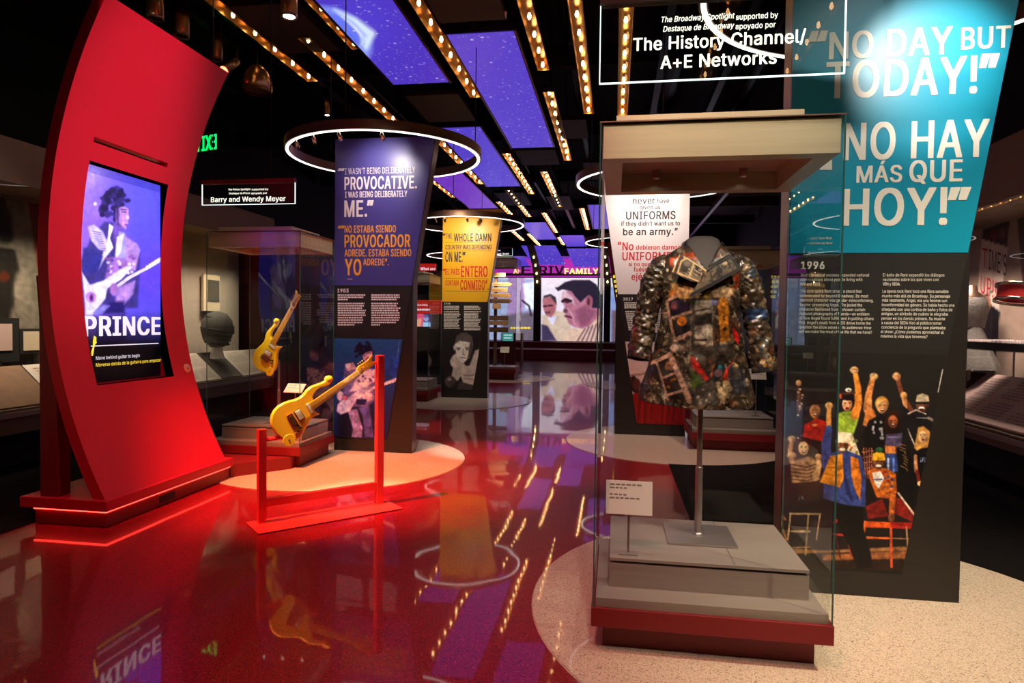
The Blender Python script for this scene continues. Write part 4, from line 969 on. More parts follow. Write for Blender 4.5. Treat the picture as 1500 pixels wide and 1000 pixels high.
t = card_stand(-3.27, 6.37, .403, .86, .20, .13, 'caption card just behind the front guitar, inside the guitar case', tilt=.9)

g2, fn2 = guitar('electric_guitar', (-3.583, 6.5, 1.243), (cos(radians(60.5)), 0, sin(radians(60.5))), (-sin(radians(60.5)), 0, cos(radians(60.5))), 'bright yellow cloud shaped guitar upright on a pole inside the glass case', 'guitar_yellow')
t = thing('display_pole', (-3.545, 6.53, .43), 'pale metal pole holding up the guitar in the glass case', 'stand')
MB().tube([(-3.545, 6.54, .405), (-3.545, 6.54, .75), (-3.545, 6.54, .76), (-3.545, 6.54, 1.06)], [.016, .016, .011, .011], 12, smooth=False).build('pole', 'steel', t)
MB().tube([(-3.545, 6.54, 1.06), (-3.57, 6.525, 1.10)], .009, 8).build('cradle', 'steel', t)
box(-3.66, -3.43, 6.43, 6.65, .4032, .409).build('foot', 'steel', t)

# ================================================================== PILLARS
def pillar(x0, Y, label, top_mat, zt=3.57, mirror=False, split=1.905, pic=None, pic_z=1.30, D=.17, dark='print_black', wb=.64, wt=1.18):
    t = thing('exhibit_pillar', (x0+.46, Y+D/2, 0), label, 'exhibit pillar', 'tapered printed pillars')
    mx = (lambda u: x0+.93-u) if mirror else (lambda u: x0+u)
    R = lambda z: wb+(wt-wb)*(z-.16)/(3.57-.16)
    zj = .16+(.93-wb)*(3.57-.16)/(wt-wb)
    body = [(0, .009), (.93, .009), (.93, zj), (R(zt), zt), (0, zt)]
    P = lambda pts: [(mx(u), v) for u, v in pts]
    MB().prism(P(body), Y+.012, Y+D).build('core', 'bronze', t)
    MB().prism(P([(0, .009), (.93, .009), (.93, zj), (R(zj)+.001, zj), (R(zt), zt), (0, zt)]), Y, Y+.0115).build('front_skin', 'pillar_body', t)
    MB().prism(P([(.0, split+.003), (R(split), split+.003), (R(zt)-.008, zt-.004), (.0, zt-.004)]), Y-.008, Y-.0005).build('colour_print', top_mat, t)
    MB().prism(P([(.0, .16), (wb, .16), (R(split), split), (.0, split)]), Y-.008, Y-.0005).build('text_panel', dark, t)
    pl = Plane((0, Y-.008), (1, 0))
    if pic:
        u0, u1, za, zb, fn = pic
        picture('photo_print', pl, P([(u0, za), (R(za)-.004, za), (R(zb)-.004, zb), (u0, zb)]), .0045 if Y < 5 else .008 if Y < 8 else .014, fn, 'print_img', t, .0015)
    return t, pl
def put(t, pl, mat, rows, bold=.045, res=2, name='lettering', off=.002):
    m = MB()
    for r in rows: text(m, pl, r[0], r[1], r[2], r[3], r[4], r[5] if len(r) > 5 else bold, off, res, r[6] if len(r) > 6 else 0.)
    return m.build(name, mat, t)

SK = [(.86, .62, .42), (.72, .45, .26), (.55, .30, .17), (.92, .72, .52)]
def cast_paint(PX, PY):
    p = Pic(PX, PY, (.12, .11, .105)); p.tex = .75; p.form = True; p.grad(520, (.125, .115, .11), 840, (.09, .075, .065))
    E = p.ell; L = p.line; G = p.poly
    G([(1120, 660), (1340, 660), (1340, 830), (1120, 830)], (.10, .075, .07), 18, .9)
    G([(1205, 812), (1330, 806), (1322, 830), (1205, 830)], (.55, .33, .18), 3); G([(1120, 800), (1205, 806), (1330, 800), (1330, 806), (1120, 812)], (.60, .42, .25), 2)
    G([(1120, 822), (1330, 818), (1326, 838), (1120, 838)], (.14, .08, .05), 3)
    L([(1222, 815), (1316, 815)], 5, (.62, .38, .20), 2)
    # benches / chairs
    for a in ((1158, 752, 1202, 752), (1160, 778, 1186, 778)): L([a[:2], a[2:]], 3, (.82, .68, .50))
    L([(1158, 752), (1154, 790)], 2.4, (.80, .66, .48)); L([(1184, 754), (1180, 812)], 2.2, (.70, .58, .42)); L([(1201, 754), (1196, 790)], 2, (.7, .55, .4)); L([(1156, 802), (1186, 801)], 2, (.7, .55, .4))
    L([(1142, 760), (1152, 790)], 3, (.75, .45, .2)); L([(1130, 742), (1150, 760)], 4, (.80, .48, .22))
    G([(1266, 763), (1340, 766), (1340, 774), (1266, 772)], (.85, .32, .10), 1); G([(1304, 764), (1341, 766), (1340, 774), (1304, 773)], (.70, .12, .08), 1)
    L([(1267, 764), (1265, 787), (1303, 788)], 3, (.88, .40, .15)); L([(1305, 770), (1306, 830)], 3.6, (.80, .30, .14)); L([(1328, 772), (1331, 826)], 2.2, (.70, .55, .40)); L([(1306, 788), (1336, 789)], 1.6, (.6, .45, .35))
    L([(1222, 765), (1230, 760), (1238, 765)], 4, (.65, .10, .10)); L([(1221, 782), (1241, 784)], 3, (.75, .18, .12)); L([(1224, 783), (1231, 817)], 1.8, (.35, .10, .08)); L([(1240, 784), (1247, 815)], 1.8, (.6, .2, .12))
    # kneeling row behind
    def head(x, y, r, skin, hair, hy=-.35, hr=1.18, mouth=True, open_=1):
        E(x, y+hy*r, r*hr, r*hr*1.12, hair, 2); E(x, y+.15*r, r*.82, r*1.08, skin, 1.6)
        E(x-.36*r, y-.08*r, r*.16, r*.10, (.10, .06, .05), .8); E(x+.36*r, y-.08*r, r*.16, r*.10, (.10, .06, .05), .8)
        E(x-.5*r, y+.3*r, r*.25, r*.4, tuple(c*.82 for c in skin), 2, .6)
        if mouth: E(x+.05*r, y+.66*r, r*.34, r*.24*open_, (.30, .05, .05), 1); E(x+.05*r, y+.58*r, r*.26, r*.09, (.95, .92, .85), .6)
    # far left raised arm in dark lace
    L([(1170, 570), (1171, 600), (1176, 612)], [5, 7, 9], (.42, .26, .20), 2); E(1170, 561, 4.2, 4.5, (.80, .55, .40), 1.5)
    for k in range(18): E(1168+rng.uniform(-1, 9), 570+k*4.2, 1.6, 1.5, (.85, .70, .60), 1)
    G([(1172, 600), (1190, 596), (1180, 640), (1168, 636)], (.10, .06, .07), 3)
    # woman in red shirt
    G([(1178, 622), (1196, 612), (1212, 618), (1210, 650), (1176, 640)], (.66, .12, .08), 2); E(1193, 622, 4, 2, (.95, .55, .25), 1); G([(1174, 640), (1210, 648), (1206, 700), (1178, 690)], (.08, .05, .06), 3)
    head(1194, 601, 9.5, SK[1], (.10, .05, .04))
    # woman striped top
    G([(1158, 676), (1184, 668), (1204, 676), (1200, 706), (1160, 712)], (.66, .50, .36), 2.5)
    for k in range(6): L([(1160, 680+k*5.5), (1182, 684+k*5), (1200, 678+k*5)], 1.4, (.20, .12, .10), 1)
    L([(1160, 675), (1157, 660), (1160, 645)], [8, 7, 6], (.80, .58, .42), 1.5); E(1160, 643, 6, 5, (.85, .62, .45), 1.5); E(1160, 667, 7, 5, (.86, .64, .46), 1.5)
    L([(1194, 700), (1200, 680), (1199, 672)], [9, 8, 6], (.78, .60, .42), 1.5); E(1199, 669, 5, 4.6, (.86, .62, .42), 1.2)
    head(1177, 655, 9, SK[3], (.22, .08, .05))
    G([(1158, 708), (1204, 704), (1206, 752), (1158, 750)], (.09, .07, .06), 3)
    # green top woman with big arm
    G([(1226, 606), (1243, 600), (1256, 606), (1258, 612), (1249, 640), (1226, 634)], (.56, .68, .20), 1.5)
    L([(1252, 608), (1257, 590), (1257, 568), (1253, 548)], [13, 12, 9, 7], (.92, .56, .20), 1.5); E(1251.5, 542, 6.2, 5.2, (.90, .66, .44), 1.2); L([(1248, 541), (1256, 541)], 1, (.5, .28, .15), .8)
    G([(1227, 632), (1248, 634), (1262, 672), (1240, 666), (1226, 650)], (.93, .86, .72), 1.5)
    for k in range(9): E(rng.uniform(1238, 1258), rng.uniform(644, 668), 2, 2.4, [(.75, .40, .15), (.45, .50, .25)][k % 2], 1)
    E(1241, 588, 11, 14, (.13, .05, .07), 2); E(1241, 592, 7.2, 9.5, (.93, .66, .48), 1.2); E(1241, 582, 9, 4.5, (.10, .04, .05), 1.5); E(1241, 598, 2.8, 2, (.45, .05, .06), .8); E(1238, 590, 1.4, .9, (.08, .04, .05), .6); E(1245, 590, 1.4, .9, (.08, .04, .05), .6)
    L([(1231, 577), (1252, 575)], 3.4, (.30, .16, .12), 1); E(1243, 571, 4.6, 3, (.92, .88, .80), .8); E(1243, 571.5, 1.8, 1.2, (.1, .1, .1), .6); E(1231, 580, 2, 3.5, (.8, .3, .2), 1)
    # white tank: man in black vest with raised arm
    L([(1276, 612), (1271, 598), (1272, 580), (1279, 552)], [12, 13, 10, 7], (.88, .56, .30), 1.5); E(1280, 551, 6, 5, (.90, .68, .46), 1.2); G([(1264, 622), (1268, 604), (1280, 600), (1284, 612), (1272, 626)], (.85, .50, .22), 2)
    G([(1272, 616), (1290, 606), (1300, 612), (1298, 660), (1268, 664), (1264, 640)], (.07, .055, .06), 2)
    for k in range(12): E(rng.uniform(1277, 1296), rng.uniform(617, 645), 1.8, 2.2, (.66, .66, .68), 1, .8)
    head(1292, 594, 9, (.88, .62, .38), (.78, .55, .25), -.3, 1.08)
    # dark woman in metallic top
    E(1308, 620, 13, 19, (.14, .06, .04), 3); G([(1298, 636), (1322, 634), (1320, 654), (1296, 652)], (.28, .24, .36), 1.5); L([(1300, 640), (1320, 640)], 2, (.45, .42, .58), 1)
    G([(1296, 652), (1316, 654), (1314, 668), (1297, 664)], (.76, .45, .22), 1.5); head(1308, 616, 8.5, SK[2], (.16, .07, .04), -.5, 1.1)
    G([(1296, 664), (1318, 664), (1316, 690), (1298, 690)], (.16, .22, .42), 2); L([(1301, 672), (1301, 690)], 3, (.75, .80, .95), 1); L([(1309, 672), (1309, 690)], 3, (.35, .45, .80), 1)
    G([(1312, 655), (1330, 650), (1342, 690), (1345, 760), (1320, 756), (1316, 690)], (.05, .04, .045), 3)
    for k in range(10): L([(1318+rng.uniform(-2, 10), 650+k*4), (1326+rng.uniform(0, 6), 654+k*4)], 1.2, (.65, .50, .32), .8, .7)
    # man with flat cap and second raised fist
    L([(1334, 600), (1322, 580), (1315, 556)], [8, 7, 6.5], (.42, .22, .15), 1.5); E(1313.5, 551, 6, 5.6, (.80, .56, .38), 1.2)
    L([(1326, 596), (1324, 580)], 6.5, (.85, .58, .34), 1.2); E(1324, 579, 5, 5, (.90, .64, .38), 1.2)
    G([(1322, 592), (1334, 604), (1352, 606), (1370, 614), (1366, 660), (1330, 660), (1320, 620)], (.09, .075, .085), 2); L([(1330, 606), (1342, 600), (1356, 606)], 1.6, (.75, .70, .66), 1); L([(1360, 612), (1368, 616)], 4, (.45, .38, .35), 1.5)
    E(1351, 590, 9.5, 13, (.42, .25, .18), 1.5); G([(1341, 590), (1343, 579), (1351, 576), (1360, 579), (1361, 590)], (.66, .60, .50), 1); L([(1342, 590), (1360, 590)], 4, (.10, .08, .10), 1); E(1350, 598, 4.5, 2.8, (.92, .88, .84), .8); E(1350, 600, 4, 2.2, (.25, .06, .05), .8)
    L([(1343, 612), (1360, 612)], 1, (.5, .5, .52)); 
    for k in range(6): L([(1330+k*2, 628+k*5), (1336+k*2, 644+k*4)], 1.4, (.70, .66, .60), 1, .7)
    # blonde woman
    G([(1339, 656), (1345, 626), (1353, 624), (1362, 632), (1363, 650), (1357, 668)], (.80, .58, .28), 2); E(1352, 640, 6.5, 9, (.92, .72, .52), 1.2); E(1352, 644, 2.4, 1.6, (.45, .10, .08), .8); E(1349, 636.5, 1.2, .8, (.1, .07, .06), .5); E(1355, 636.5, 1.2, .8, (.1, .07, .06), .5)
    G([(1336, 664), (1350, 656), (1366, 654), (1362, 700), (1350, 740), (1338, 760)], (.055, .045, .055), 2); L([(1341, 668), (1342, 690)], 5, (.80, .55, .36), 1.2)
    for k in range(4): L([(1349+k*3, 670), (1348.5+k*3, 676)], 1, (.55, .62, .80), .6)
    L([(1343, 690), (1347, 708)], 5, (.45, .14, .10), 1.2); E(1348, 708, 4, 4, (.88, .64, .44), 1)
    # plaid back figure
    G([(1262, 656), (1276, 654), (1280, 690), (1268, 705)], (.16, .06, .06), 2)
    for k in range(4): L([(1263, 662+k*8), (1279, 660+k*8)], 1, (.75, .50, .38), .8); L([(1265+k*4, 656), (1268+k*3, 700)], 1, (.70, .42, .32), .8)
    # front man with orange vest
    L([(1182, 620), (1184, 600)], 1, (.2, .1, .1)); L([(1214, 628), (1214, 606), (1215, 596)], [8, 7, 6], (.85, .55, .26), 1.2); E(1214.5, 594, 5.6, 5, (.90, .64, .38), 1.2)
    L([(1211, 680), (1210, 650), (1214, 628)], [15, 14, 10], (.20, .26, .52), 1.5)
    G([(1206, 670), (1232, 656), (1262, 668), (1268, 700), (1268, 742), (1248, 742), (1206, 730)], (.19, .25, .50), 2)
    G([(1216, 668), (1234, 664), (1236, 700), (1230, 714), (1201, 706), (1210, 684)], (.86, .52, .12), 1.5); L([(1212, 684), (1234, 686)], 1.2, (.5, .26, .05), .8); L([(1210, 694), (1233, 697)], 1, (.55, .3, .06), .8)
    G([(1246, 668), (1257, 672), (1262, 700), (1260, 732), (1252, 716), (1247, 696)], (.84, .46, .12), 1.5); L([(1250, 686), (1258, 684)], 1, (.5, .26, .05), .8)
    for k in range(5): L([(1236+k*2, 690+k*6), (1240+k*2, 722+k*3)], 1.3, (.11, .14, .34), 1.2)
    E(1234, 652, 8.5, 11, (.48, .28, .16), 1.5); G([(1224, 648), (1226, 640), (1234, 637), (1242, 640), (1244, 648)], (.90, .82, .68), 1); E(1234, 658, 4.2, 2.2, (.95, .90, .82), .8); E(1231, 650.5, 1.2, .8, (.05, .03, .03), .5); E(1238, 650.5, 1.2, .8, (.05, .03, .03), .5)
    G([(1224, 738), (1264, 742), (1264, 770), (1276, 812), (1278, 830), (1256, 834), (1244, 800), (1228, 770)], (.035, .028, .03), 2)
    # seated man in patterned jacket
    G([(1268, 742), (1292, 730), (1302, 756), (1272, 760)], (.46, .10, .08), 2); G([(1300, 726), (1322, 730), (1342, 752), (1336, 764), (1310, 752)], (.52, .12, .09), 2); L([(1316, 722), (1341, 756)], 2.6, (.92, .86, .78), 1)
    G([(1270, 690), (1282, 684), (1300, 686), (1312, 694), (1314, 720), (1300, 730), (1284, 728), (1278, 712)], (.72, .36, .12), 1.5)
    for k in range(26): E(rng.uniform(1284, 1312), rng.uniform(688, 726), 2.4, 1.8, [(.25, .20, .42), (.80, .50, .15), (.55, .12, .10), (.86, .44, .12)][k % 4], 1)
    G([(1278, 692), (1290, 690), (1295, 700), (1287, 716), (1280, 704)], (.93, .90, .84), 1); L([(1280, 702), (1292, 702)], 2, (.15, .20, .50), .7)
    L([(1308, 726), (1306, 750)], [9, 8], (.74, .38, .14), 1.2); E(1306, 758, 5, 7, (.50, .28, .18), 1.2)
    E(1287, 676, 8, 11.5, (.45, .26, .16), 1.3); G([(1277, 674), (1279, 664), (1287, 661), (1295, 664), (1297, 674)], (.88, .66, .14), 1); E(1288, 659, 5.4, 3.8, (.16, .36, .20), 1); E(1287, 682, 4, 1.8, (.95, .92, .86), .7); E(1284, 676, 1.1, .8, (.05, .03, .03), .5); E(1291, 676, 1.1, .8, (.05, .03, .03), .5)
    L([(1381, 541), (1374, 574)], 1.4, (.72, .70, .68), .6)
    p.noise(2.5, .10); return p
bp, BPl = pillar(.945, 3.86, 'tallest tapered pillar with bright turquoise print, behind the jacket case on the right', 'print_blue', zt=3.9, pic=(.0, 0, .165, 1.36, cast_paint))
put(bp, BPl, 'ink_white', [('“', 1184.6, 1209, 86, 39.5), ('NO DAY', 1215.4, 1392.5, 86.7, 38.5), ('BUT', 1408, 1478.5, 72.4, 31), ('TODAY!', 1211, 1428.6, 144, 52), ('”', 1435, 1460, 132, 52),
     ('¡', 1203, 1217, 236, 50), ('NO HAY', 1236.6, 1446, 234, 52.5), ('MÁS', 1255, 1320, 267.5, 24), ('QUE', 1332.5, 1408, 266.6, 31), ('HOY!', 1236, 1385, 330, 52.5), ('”', 1390, 1418, 322, 47)], .045)
put(bp, BPl, 'ink_white', [('—Lyric from Rent', 1183, 1218, 350.6, 3.6, .01, .15), ('—Canción de Rent', 1181, 1219, 358, 3.6, .01, .15)], name='small_lettering')
put(bp, BPl, 'ink_white', [('1996', 1173.5, 1207, 393.8, 10.6, .06)], name='year_lettering')
colL = [('Rent’s breakout success expanded national', 1173, 1273, 404.7), ('conversations about people living with', 1172.5, 1263, 411.2), ('HIV and AIDS.', 1172.5, 1202, 418),
        ('The rock opera Rent struck a chord that', 1172, 1262, 428.3), ('reverberated far beyond Broadway. Its most', 1172, 1271.6, 435), ('resonant character was gender-nonconforming,', 1172, 1279, 441.4), ('femme-presenting Angel. The jacket the', 1171.5, 1262.6, 448), ('character fashioned from a shower curtain', 1171, 1267, 454.6), ('featured photographs of friends—an emblem', 1171, 1273, 461), ('of how Angel found fulfillment in putting others', 1171, 1279.4, 467.6), ('first. Angel’s death from AIDS drove home the', 1170.5, 1275, 474.2), ('question the show asked of its audiences: How', 1170.5, 1276, 480.8), ('will we make the most of the life that we have?', 1170, 1277, 487.2)]
colR = [('El éxito de Rent expandió los diálogos', 1293, 1383, 404.7), ('nacionales sobre los que viven con', 1293, 1374.6, 411.2), ('VIH y SIDA.', 1293, 1318.6, 418),
        ('La ópera rock Rent tocó una fibra sensible', 1292.5, 1389, 428.5), ('mucho más allá de Broadway. Su personaje', 1292, 1391.5, 435.3), ('más resonante, Angel, era una femme con', 1292, 1387, 441.6), ('inconformidad de género. Se había hecho una', 1291.5, 1397.6, 448.2), ('chaqueta con una cortina de baño y fotos de', 1291.5, 1394.8, 454.8), ('amigos, un símbolo de cuánto le alegraba', 1291, 1388, 461.2), ('pensar en los demás primero. Su muerte', 1291, 1384, 468), ('a causa del SIDA hizo al público tomar', 1291, 1379, 474.4), ('conciencia de la pregunta que planteaba', 1291, 1384.5, 481), ('el show: ¿Cómo podemos aprovechar al', 1290, 1382, 487.6), ('máximo la vida que tenemos?', 1290, 1358.4, 494.2)]
put(bp, BPl, 'ink_white', [(a, b, c, d, 4.3, .03 if i < 3 else .008) for i, (a, b, c, d) in enumerate(colL)]+[(a, b, c, d, 4.3, .03 if i < 3 else .008) for i, (a, b, c, d) in enumerate(colR)], res=1, name='body_text')

def guitarist_paint(PX, PY):
    p = Pic(PX, PY, (.07, .20, .46)); p.tex = .8; p.form = True; q = lambda x, y: (485+x/6.25, 490+y/6.25); P = lambda *a: [q(*t) for t in a]
    p.grad(496, (.10, .26, .46), 640, (.04, .06, .26)); p.glow(585, 540, 25, (.08, .22, .62), .8); p.glow(495, 560, 20, (.05, .10, .40), .7)
    p.poly(P((150, 650), (380, 640), (400, 940), (60, 940), (60, 760)), (.05, .05, .14), 5)
    p.poly(P((150, 690), (240, 680), (290, 860), (280, 940), (190, 940), (200, 860)), (.46, .40, .62), 2.5); p.poly(P((250, 670), (350, 640), (380, 860), (390, 940), (310, 940), (290, 760)), (.26, .24, .50), 3)
    p.poly(P((130, 270), (200, 255), (240, 300), (330, 310), (400, 320), (400, 600), (330, 660), (180, 660), (120, 560), (100, 480)), (.36, .30, .52), 3)
    p.poly(P((240, 380), (330, 310), (400, 320), (400, 420), (300, 500), (170, 520)), (.78, .70, .84), 2.5); p.poly(P((130, 270), (200, 255), (235, 310), (150, 330)), (.80, .64, .70), 2)
    for k in range(26): p.ell(*q(rng.uniform(240, 390), rng.uniform(320, 450)), 1.8, 1.5, [(.88, .80, .88), (.15, .12, .34), (.46, .30, .50)][k % 3], 1, .8)
    for k in range(40):
        a = rng.uniform(0, 2*pi); r = rng.uniform(0, 1)**.5; p.ell(*q(300+85*r*cos(a), 150+85*r*sin(a)), 2.4, 2.2, (.03, .03, .14), 1.5)
    p.poly(P((320, 160), (375, 150), (380, 210), (350, 250), (300, 250), (290, 190)), (.70, .50, .62), 1.5); p.line(P((335, 168), (360, 166)), 1.2, (.08, .05, .2))
    p.poly(P((60, 640), (100, 600), (180, 560), (260, 500), (360, 470), (390, 500), (230, 600), (170, 700), (90, 730), (50, 700)), (.66, .60, .78), 2)
    p.line(P((270, 560), (400, 480), (600, 410)), [3.5, 3, 4.5], (.78, .70, .82), 1); p.ell(*q(85, 560), 5, 7, (.74, .60, .72), 2); p.ell(*q(130, 580), 3, 3.4, (.66, .28, .42), 1.5)
    p.ell(*q(340, 570), 8, 6, (.74, .62, .72), 2); p.poly(P((230, 590), (330, 590), (310, 640), (230, 640)), (.08, .08, .22), 2)
    for k in range(4): p.ell(*q(485+k*26, 450-k*8), 2, 2.6, (.85, .86, .95), 1)
    p.line(P((625, 70), (606, 210)), .8, (.40, .50, .70), .6); p.noise(3, .07); p.c = np.clip(p.c*1.25, 0, 1); return p
pp, PPl = pillar(-3.18, 7.13, 'tapered purple pillar with white and orange quotes, behind the red guitar stand', 'print_purple', pic=(.0, 0, .165, 1.30, guitarist_paint))
c6 = lambda x: 280+x/3.745; d6 = lambda y: 200+y/3.745
put(pp, PPl, 'ink_pinkwhite', [(s, c6(a), c6(b), d6(y), h/3.745) for s, a, b, y, h in (('“', 807, 838, 209, 34), ('I WASN’T BEING DELIBERATELY', 845, 1228, 208, 34), ('PROVOCATIVE.', 843, 1237, 291, 68), ('I WAS BEING DELIBERATELY', 845, 1185, 335, 32), ('ME.', 843, 963, 440, 88), ('”', 968, 998, 425, 75))], .05, res=1)
put(pp, PPl, 'ink_orange', [(s, c6(a), c6(b), d6(y), h/3.745) for s, a, b, y, h in (('“', 807, 838, 527, 38), ('NO ESTABA SIENDO', 843, 1123, 527, 38), ('PROVOCADOR', 843, 1200, 607, 67), ('ADREDE. ESTABA SIENDO', 843, 1207, 657, 38), ('YO', 845, 932, 760, 88), ('ADREDE”.', 945, 1083, 706, 36))], .05, res=1, name='orange_lettering')
put(pp, PPl, 'ink_pinkwhite', [('1983', 494.5, 510.5, 428, 5.2, .06)], name='year_lettering')
m = MB(); e7 = lambda x: 280+x/3.333; f7 = lambda y: 400+y/3.333
blur_lines(m, PPl, e7(716), [(e7(w_), f7(y)) for w_, y in ((850, 110), (845, 121), (770, 132))+tuple((random.uniform(835, 853), 151+i*11.6) for i in range(9))+((800, 255),)], 2.1)
blur_lines(m, PPl, e7(880), [(e7(w_), f7(y)) for w_, y in ((1018, 110), (1020, 121), (1005, 132))+tuple((random.uniform(1000, 1028), 151+i*11.6) for i in range(9))+((925, 255),)], 2.1)
blur_lines(m, PPl, 509, [(516, 409)], .8); m.build('fine_print', 'ink_pinkwhite', pp)

def boxer_paint(PX, PY):
    p = Pic(PX, PY, (.11, .10, .10)); p.tex = .25; p.form = True; q = lambda x, y: (640+x/10, 480+y/10); P = lambda *a: [q(*t) for t in a]
    p.poly(P((190, 480), (230, 410), (280, 370), (420, 520), (540, 340), (620, 310), (610, 500), (530, 840), (380, 800), (330, 640), (240, 590), (200, 540)), (.74, .68, .63), 1.5)
    p.poly(P((240, 580), (330, 590), (360, 700), (300, 780), (210, 720)), (.70, .64, .60), 1.5); p.poly(P((330, 790), (530, 840), (520, 910), (290, 910)), (.26, .22, .21), 1.5)
    p.ell(*q(200, 790), 8, 8.5, (.28, .24, .23), 1.5); p.ell(*q(185, 755), 2.5, 2, (.62, .56, .54), 1.5); p.poly(P((395, 520), (470, 400), (520, 260), (560, 330), (480, 550), (430, 560)), (.16, .13, .13), 1.5)
    p.poly(P((265, 240), (300, 120), (410, 70), (510, 130), (530, 260), (480, 430), (390, 515), (320, 480), (280, 380)), (.84, .80, .76), 1.2)
    p.poly(P((262, 230), (290, 120), (350, 75), (430, 65), (510, 120), (530, 260), (500, 300), (480, 215), (400, 195), (330, 190), (280, 230)), (.34, .30, .29), 1.2)
    p.poly(P((480, 230), (530, 260), (500, 400), (440, 470), (460, 380)), (.24, .20, .20), 1.5, .85); p.ell(*q(258, 290), 1.4, 4, (.78, .72, .68), 1)
    for x in (315, 440): p.line(P((x-28, 290), (x+28, 292)), 1.1, (.30, .26, .25), .7); p.ell(*q(x, 312), 2.2, .9, (.16, .13, .13), .6)
    p.line(P((385, 310), (380, 390), (410, 400)), 1.0, (.45, .38, .36), .8); p.line(P((350, 435), (420, 440)), 1.3, (.45, .36, .34), .8)
    p.line(P((390, 690), (470, 700), (540, 690)), 1.4, (.42, .36, .34), 1); p.line(P((400, 740), (530, 760)), 1.2, (.45, .40, .38), 1)
    p.line(P((650, 40), (610, 310)), .5, (.5, .42, .38), .4); p.c = np.clip(p.c*1.12, 0, 1); return p
yp, YPl = pillar(-3.39, 12.65, 'tapered yellow pillar in the middle distance with black and red quotes', 'print_yellow', zt=3.72, pic=(.0, 0, .165, 1.30, boxer_paint))
c5 = lambda x: 600+x/5; d5 = lambda y: 280+y/5
put(yp, YPl, 'ink_black', [(s, c5(a), c5(b), d5(y), h/5) for s, a, b, y, h in (('“', 243, 260, 346, 36), ('THE', 263, 310, 348, 38), ('WHOLE DAMN', 325, 597, 368, 57), ('COUNTRY WAS DEPENDING', 263, 600, 427, 33), ('ON ME.', 263, 387, 517, 72), ('”', 388, 408, 505, 60))], .05, res=1)
put(yp, YPl, 'ink_red', [(s, c5(a), c5(b), d5(y), h/5) for s, a, b, y, h in (('“', 245, 260, 608, 40), ('EL PAÍS', 263, 365, 611, 42), ('ENTERO', 378, 570, 627, 78), ('CONTABA', 263, 362, 690, 38), ('CONMIGO”.', 372, 577, 722, 72))], .05, res=1, name='red_lettering')
put(yp, YPl, 'ink_white', [('1936', c5(253), c5(298), d5(828), 2.6, .06)], name='year_lettering')
m = MB()
for (a, b, y) in ((262, 597, 378), (262, 597, 438), (262, 575, 640), (262, 575, 732)):
    s0, z0 = YPl.hit(c5(a), d5(y)); s1, z1 = YPl.hit(c5(b), d5(y)); m.add([YPl.pt(s0, z0, .002), YPl.pt(s1, z0, .002), YPl.pt(s1, z0+.006, .002), YPl.pt(s0, z0+.006, .002)], [(0, 1, 2, 3)])
m.build('rule_line', 'ink_black', yp)
m = MB()
for x0_, wl, n_ in ((251, 375, 15), (399, 525, 15)):
    blur_lines(m, YPl, c5(x0_), [(c5(wl-random.uniform(0, 22)), d5(846+i*11+(i > 2)*6)) for i in range(n_+(1 if x0_ > 300 else 0))], 1.35)
m.build('fine_print', 'ink_white', yp)

def cloak_paint(PX, PY):
    p = Pic(PX, PY, (.93, .80, .76)); q = lambda x, y: (880+x/4.546, 420+y/4.546)
    p.grad(496, (.95, .84, .80), 580, (.88, .70, .66))
    p.poly([q(140, 345), q(330, 345), q(330, 420), q(250, 380)], (.90, .74, .70), 4)
    p.line([q(180, 590), (940, 548), q(330, 560)], 2.2, (.62, .42, .36), 1.5)
    p.poly([q(195, 600), q(225, 590), q(255, 640), q(262, 700), q(240, 720), q(205, 690)], (.16, .07, .07), 1.5); p.ell(*q(238, 650), 6, 9, (.34, .16, .12), 1.5)
    p.poly([q(200, 720), q(230, 705), q(400, 735), q(620, 760), q(620, 940), q(220, 940)], (.56, .03, .04), 1.5)
    for k in range(9): p.line([q(260+k*40, 740+k*3), q(250+k*38+rng.uniform(-12, 12), 910)], 3.2, (.34, .012, .02), 3, .8)
    for k in range(6): p.line([q(280+k*50, 745), q(275+k*48, 900)], 2, (.72, .08, .09), 2.5, .6)
    p.ell(*q(520, 765), 4, 1.5, (.85, .66, .58), 1); p.poly([q(500, 500), q(620, 480), q(620, 740), q(500, 740)], (.30, .12, .10), 4); p.noise(4, .05); return p
up_, UPl = pillar(.025, 9.0, 'white and pink pillar about uniforms, seen through the left of the jacket case', 'print_white', mirror=True, pic=(.0, 0, .165, 1.27, cloak_paint), zt=3.57)
c7 = lambda x: 870+x/6.25; d7 = lambda y: 280+y/6.25
put(up_, UPl, 'ink_black', [(s, c7(a), c7(b), d7(y), h/6.25) for s, a, b, y, h in (('never', 358, 558, 117, 60), ('have', 580, 687, 108, 40), ('given us', 420, 607, 166, 38), ('UNIFORMS', 295, 745, 260, 74), ('if they didn’t want us to', 250, 787, 318, 40), ('be an army.”', 268, 765, 403, 62))], .04, res=1)
put(up_, UPl, 'ink_red', [(s, c7(a), c7(b), d7(y), h/6.25) for s, a, b, y, h in (('“', 218, 248, 535, 72), ('No', 262, 360, 540, 72), ('debieron darnos', 387, 790, 535, 42), ('UNIFORMES', 262, 760, 632, 74), ('si no querían que', 318, 700, 685, 36), ('fuésemos un', 365, 650, 735, 42), ('ejército”.', 345, 650, 812, 60))], .04, res=1, name='red_lettering')
put(up_, UPl, 'ink_white', [('2017', 913, 927, 440, 4.3, .06)], name='year_lettering')
m = MB(); e8 = lambda x: 880+x/4.546; f8 = lambda y: 420+y/4.546
blur_lines(m, UPl, e8(157), [(e8(330), f8(y)) for y in (110, 121, 132, 143)], 1.7)
for i in range(11): blur_lines(m, UPl, e8(163+i*2.2), [(e8(325-random.uniform(0, 20)), f8(168+i*12))], 1.7)
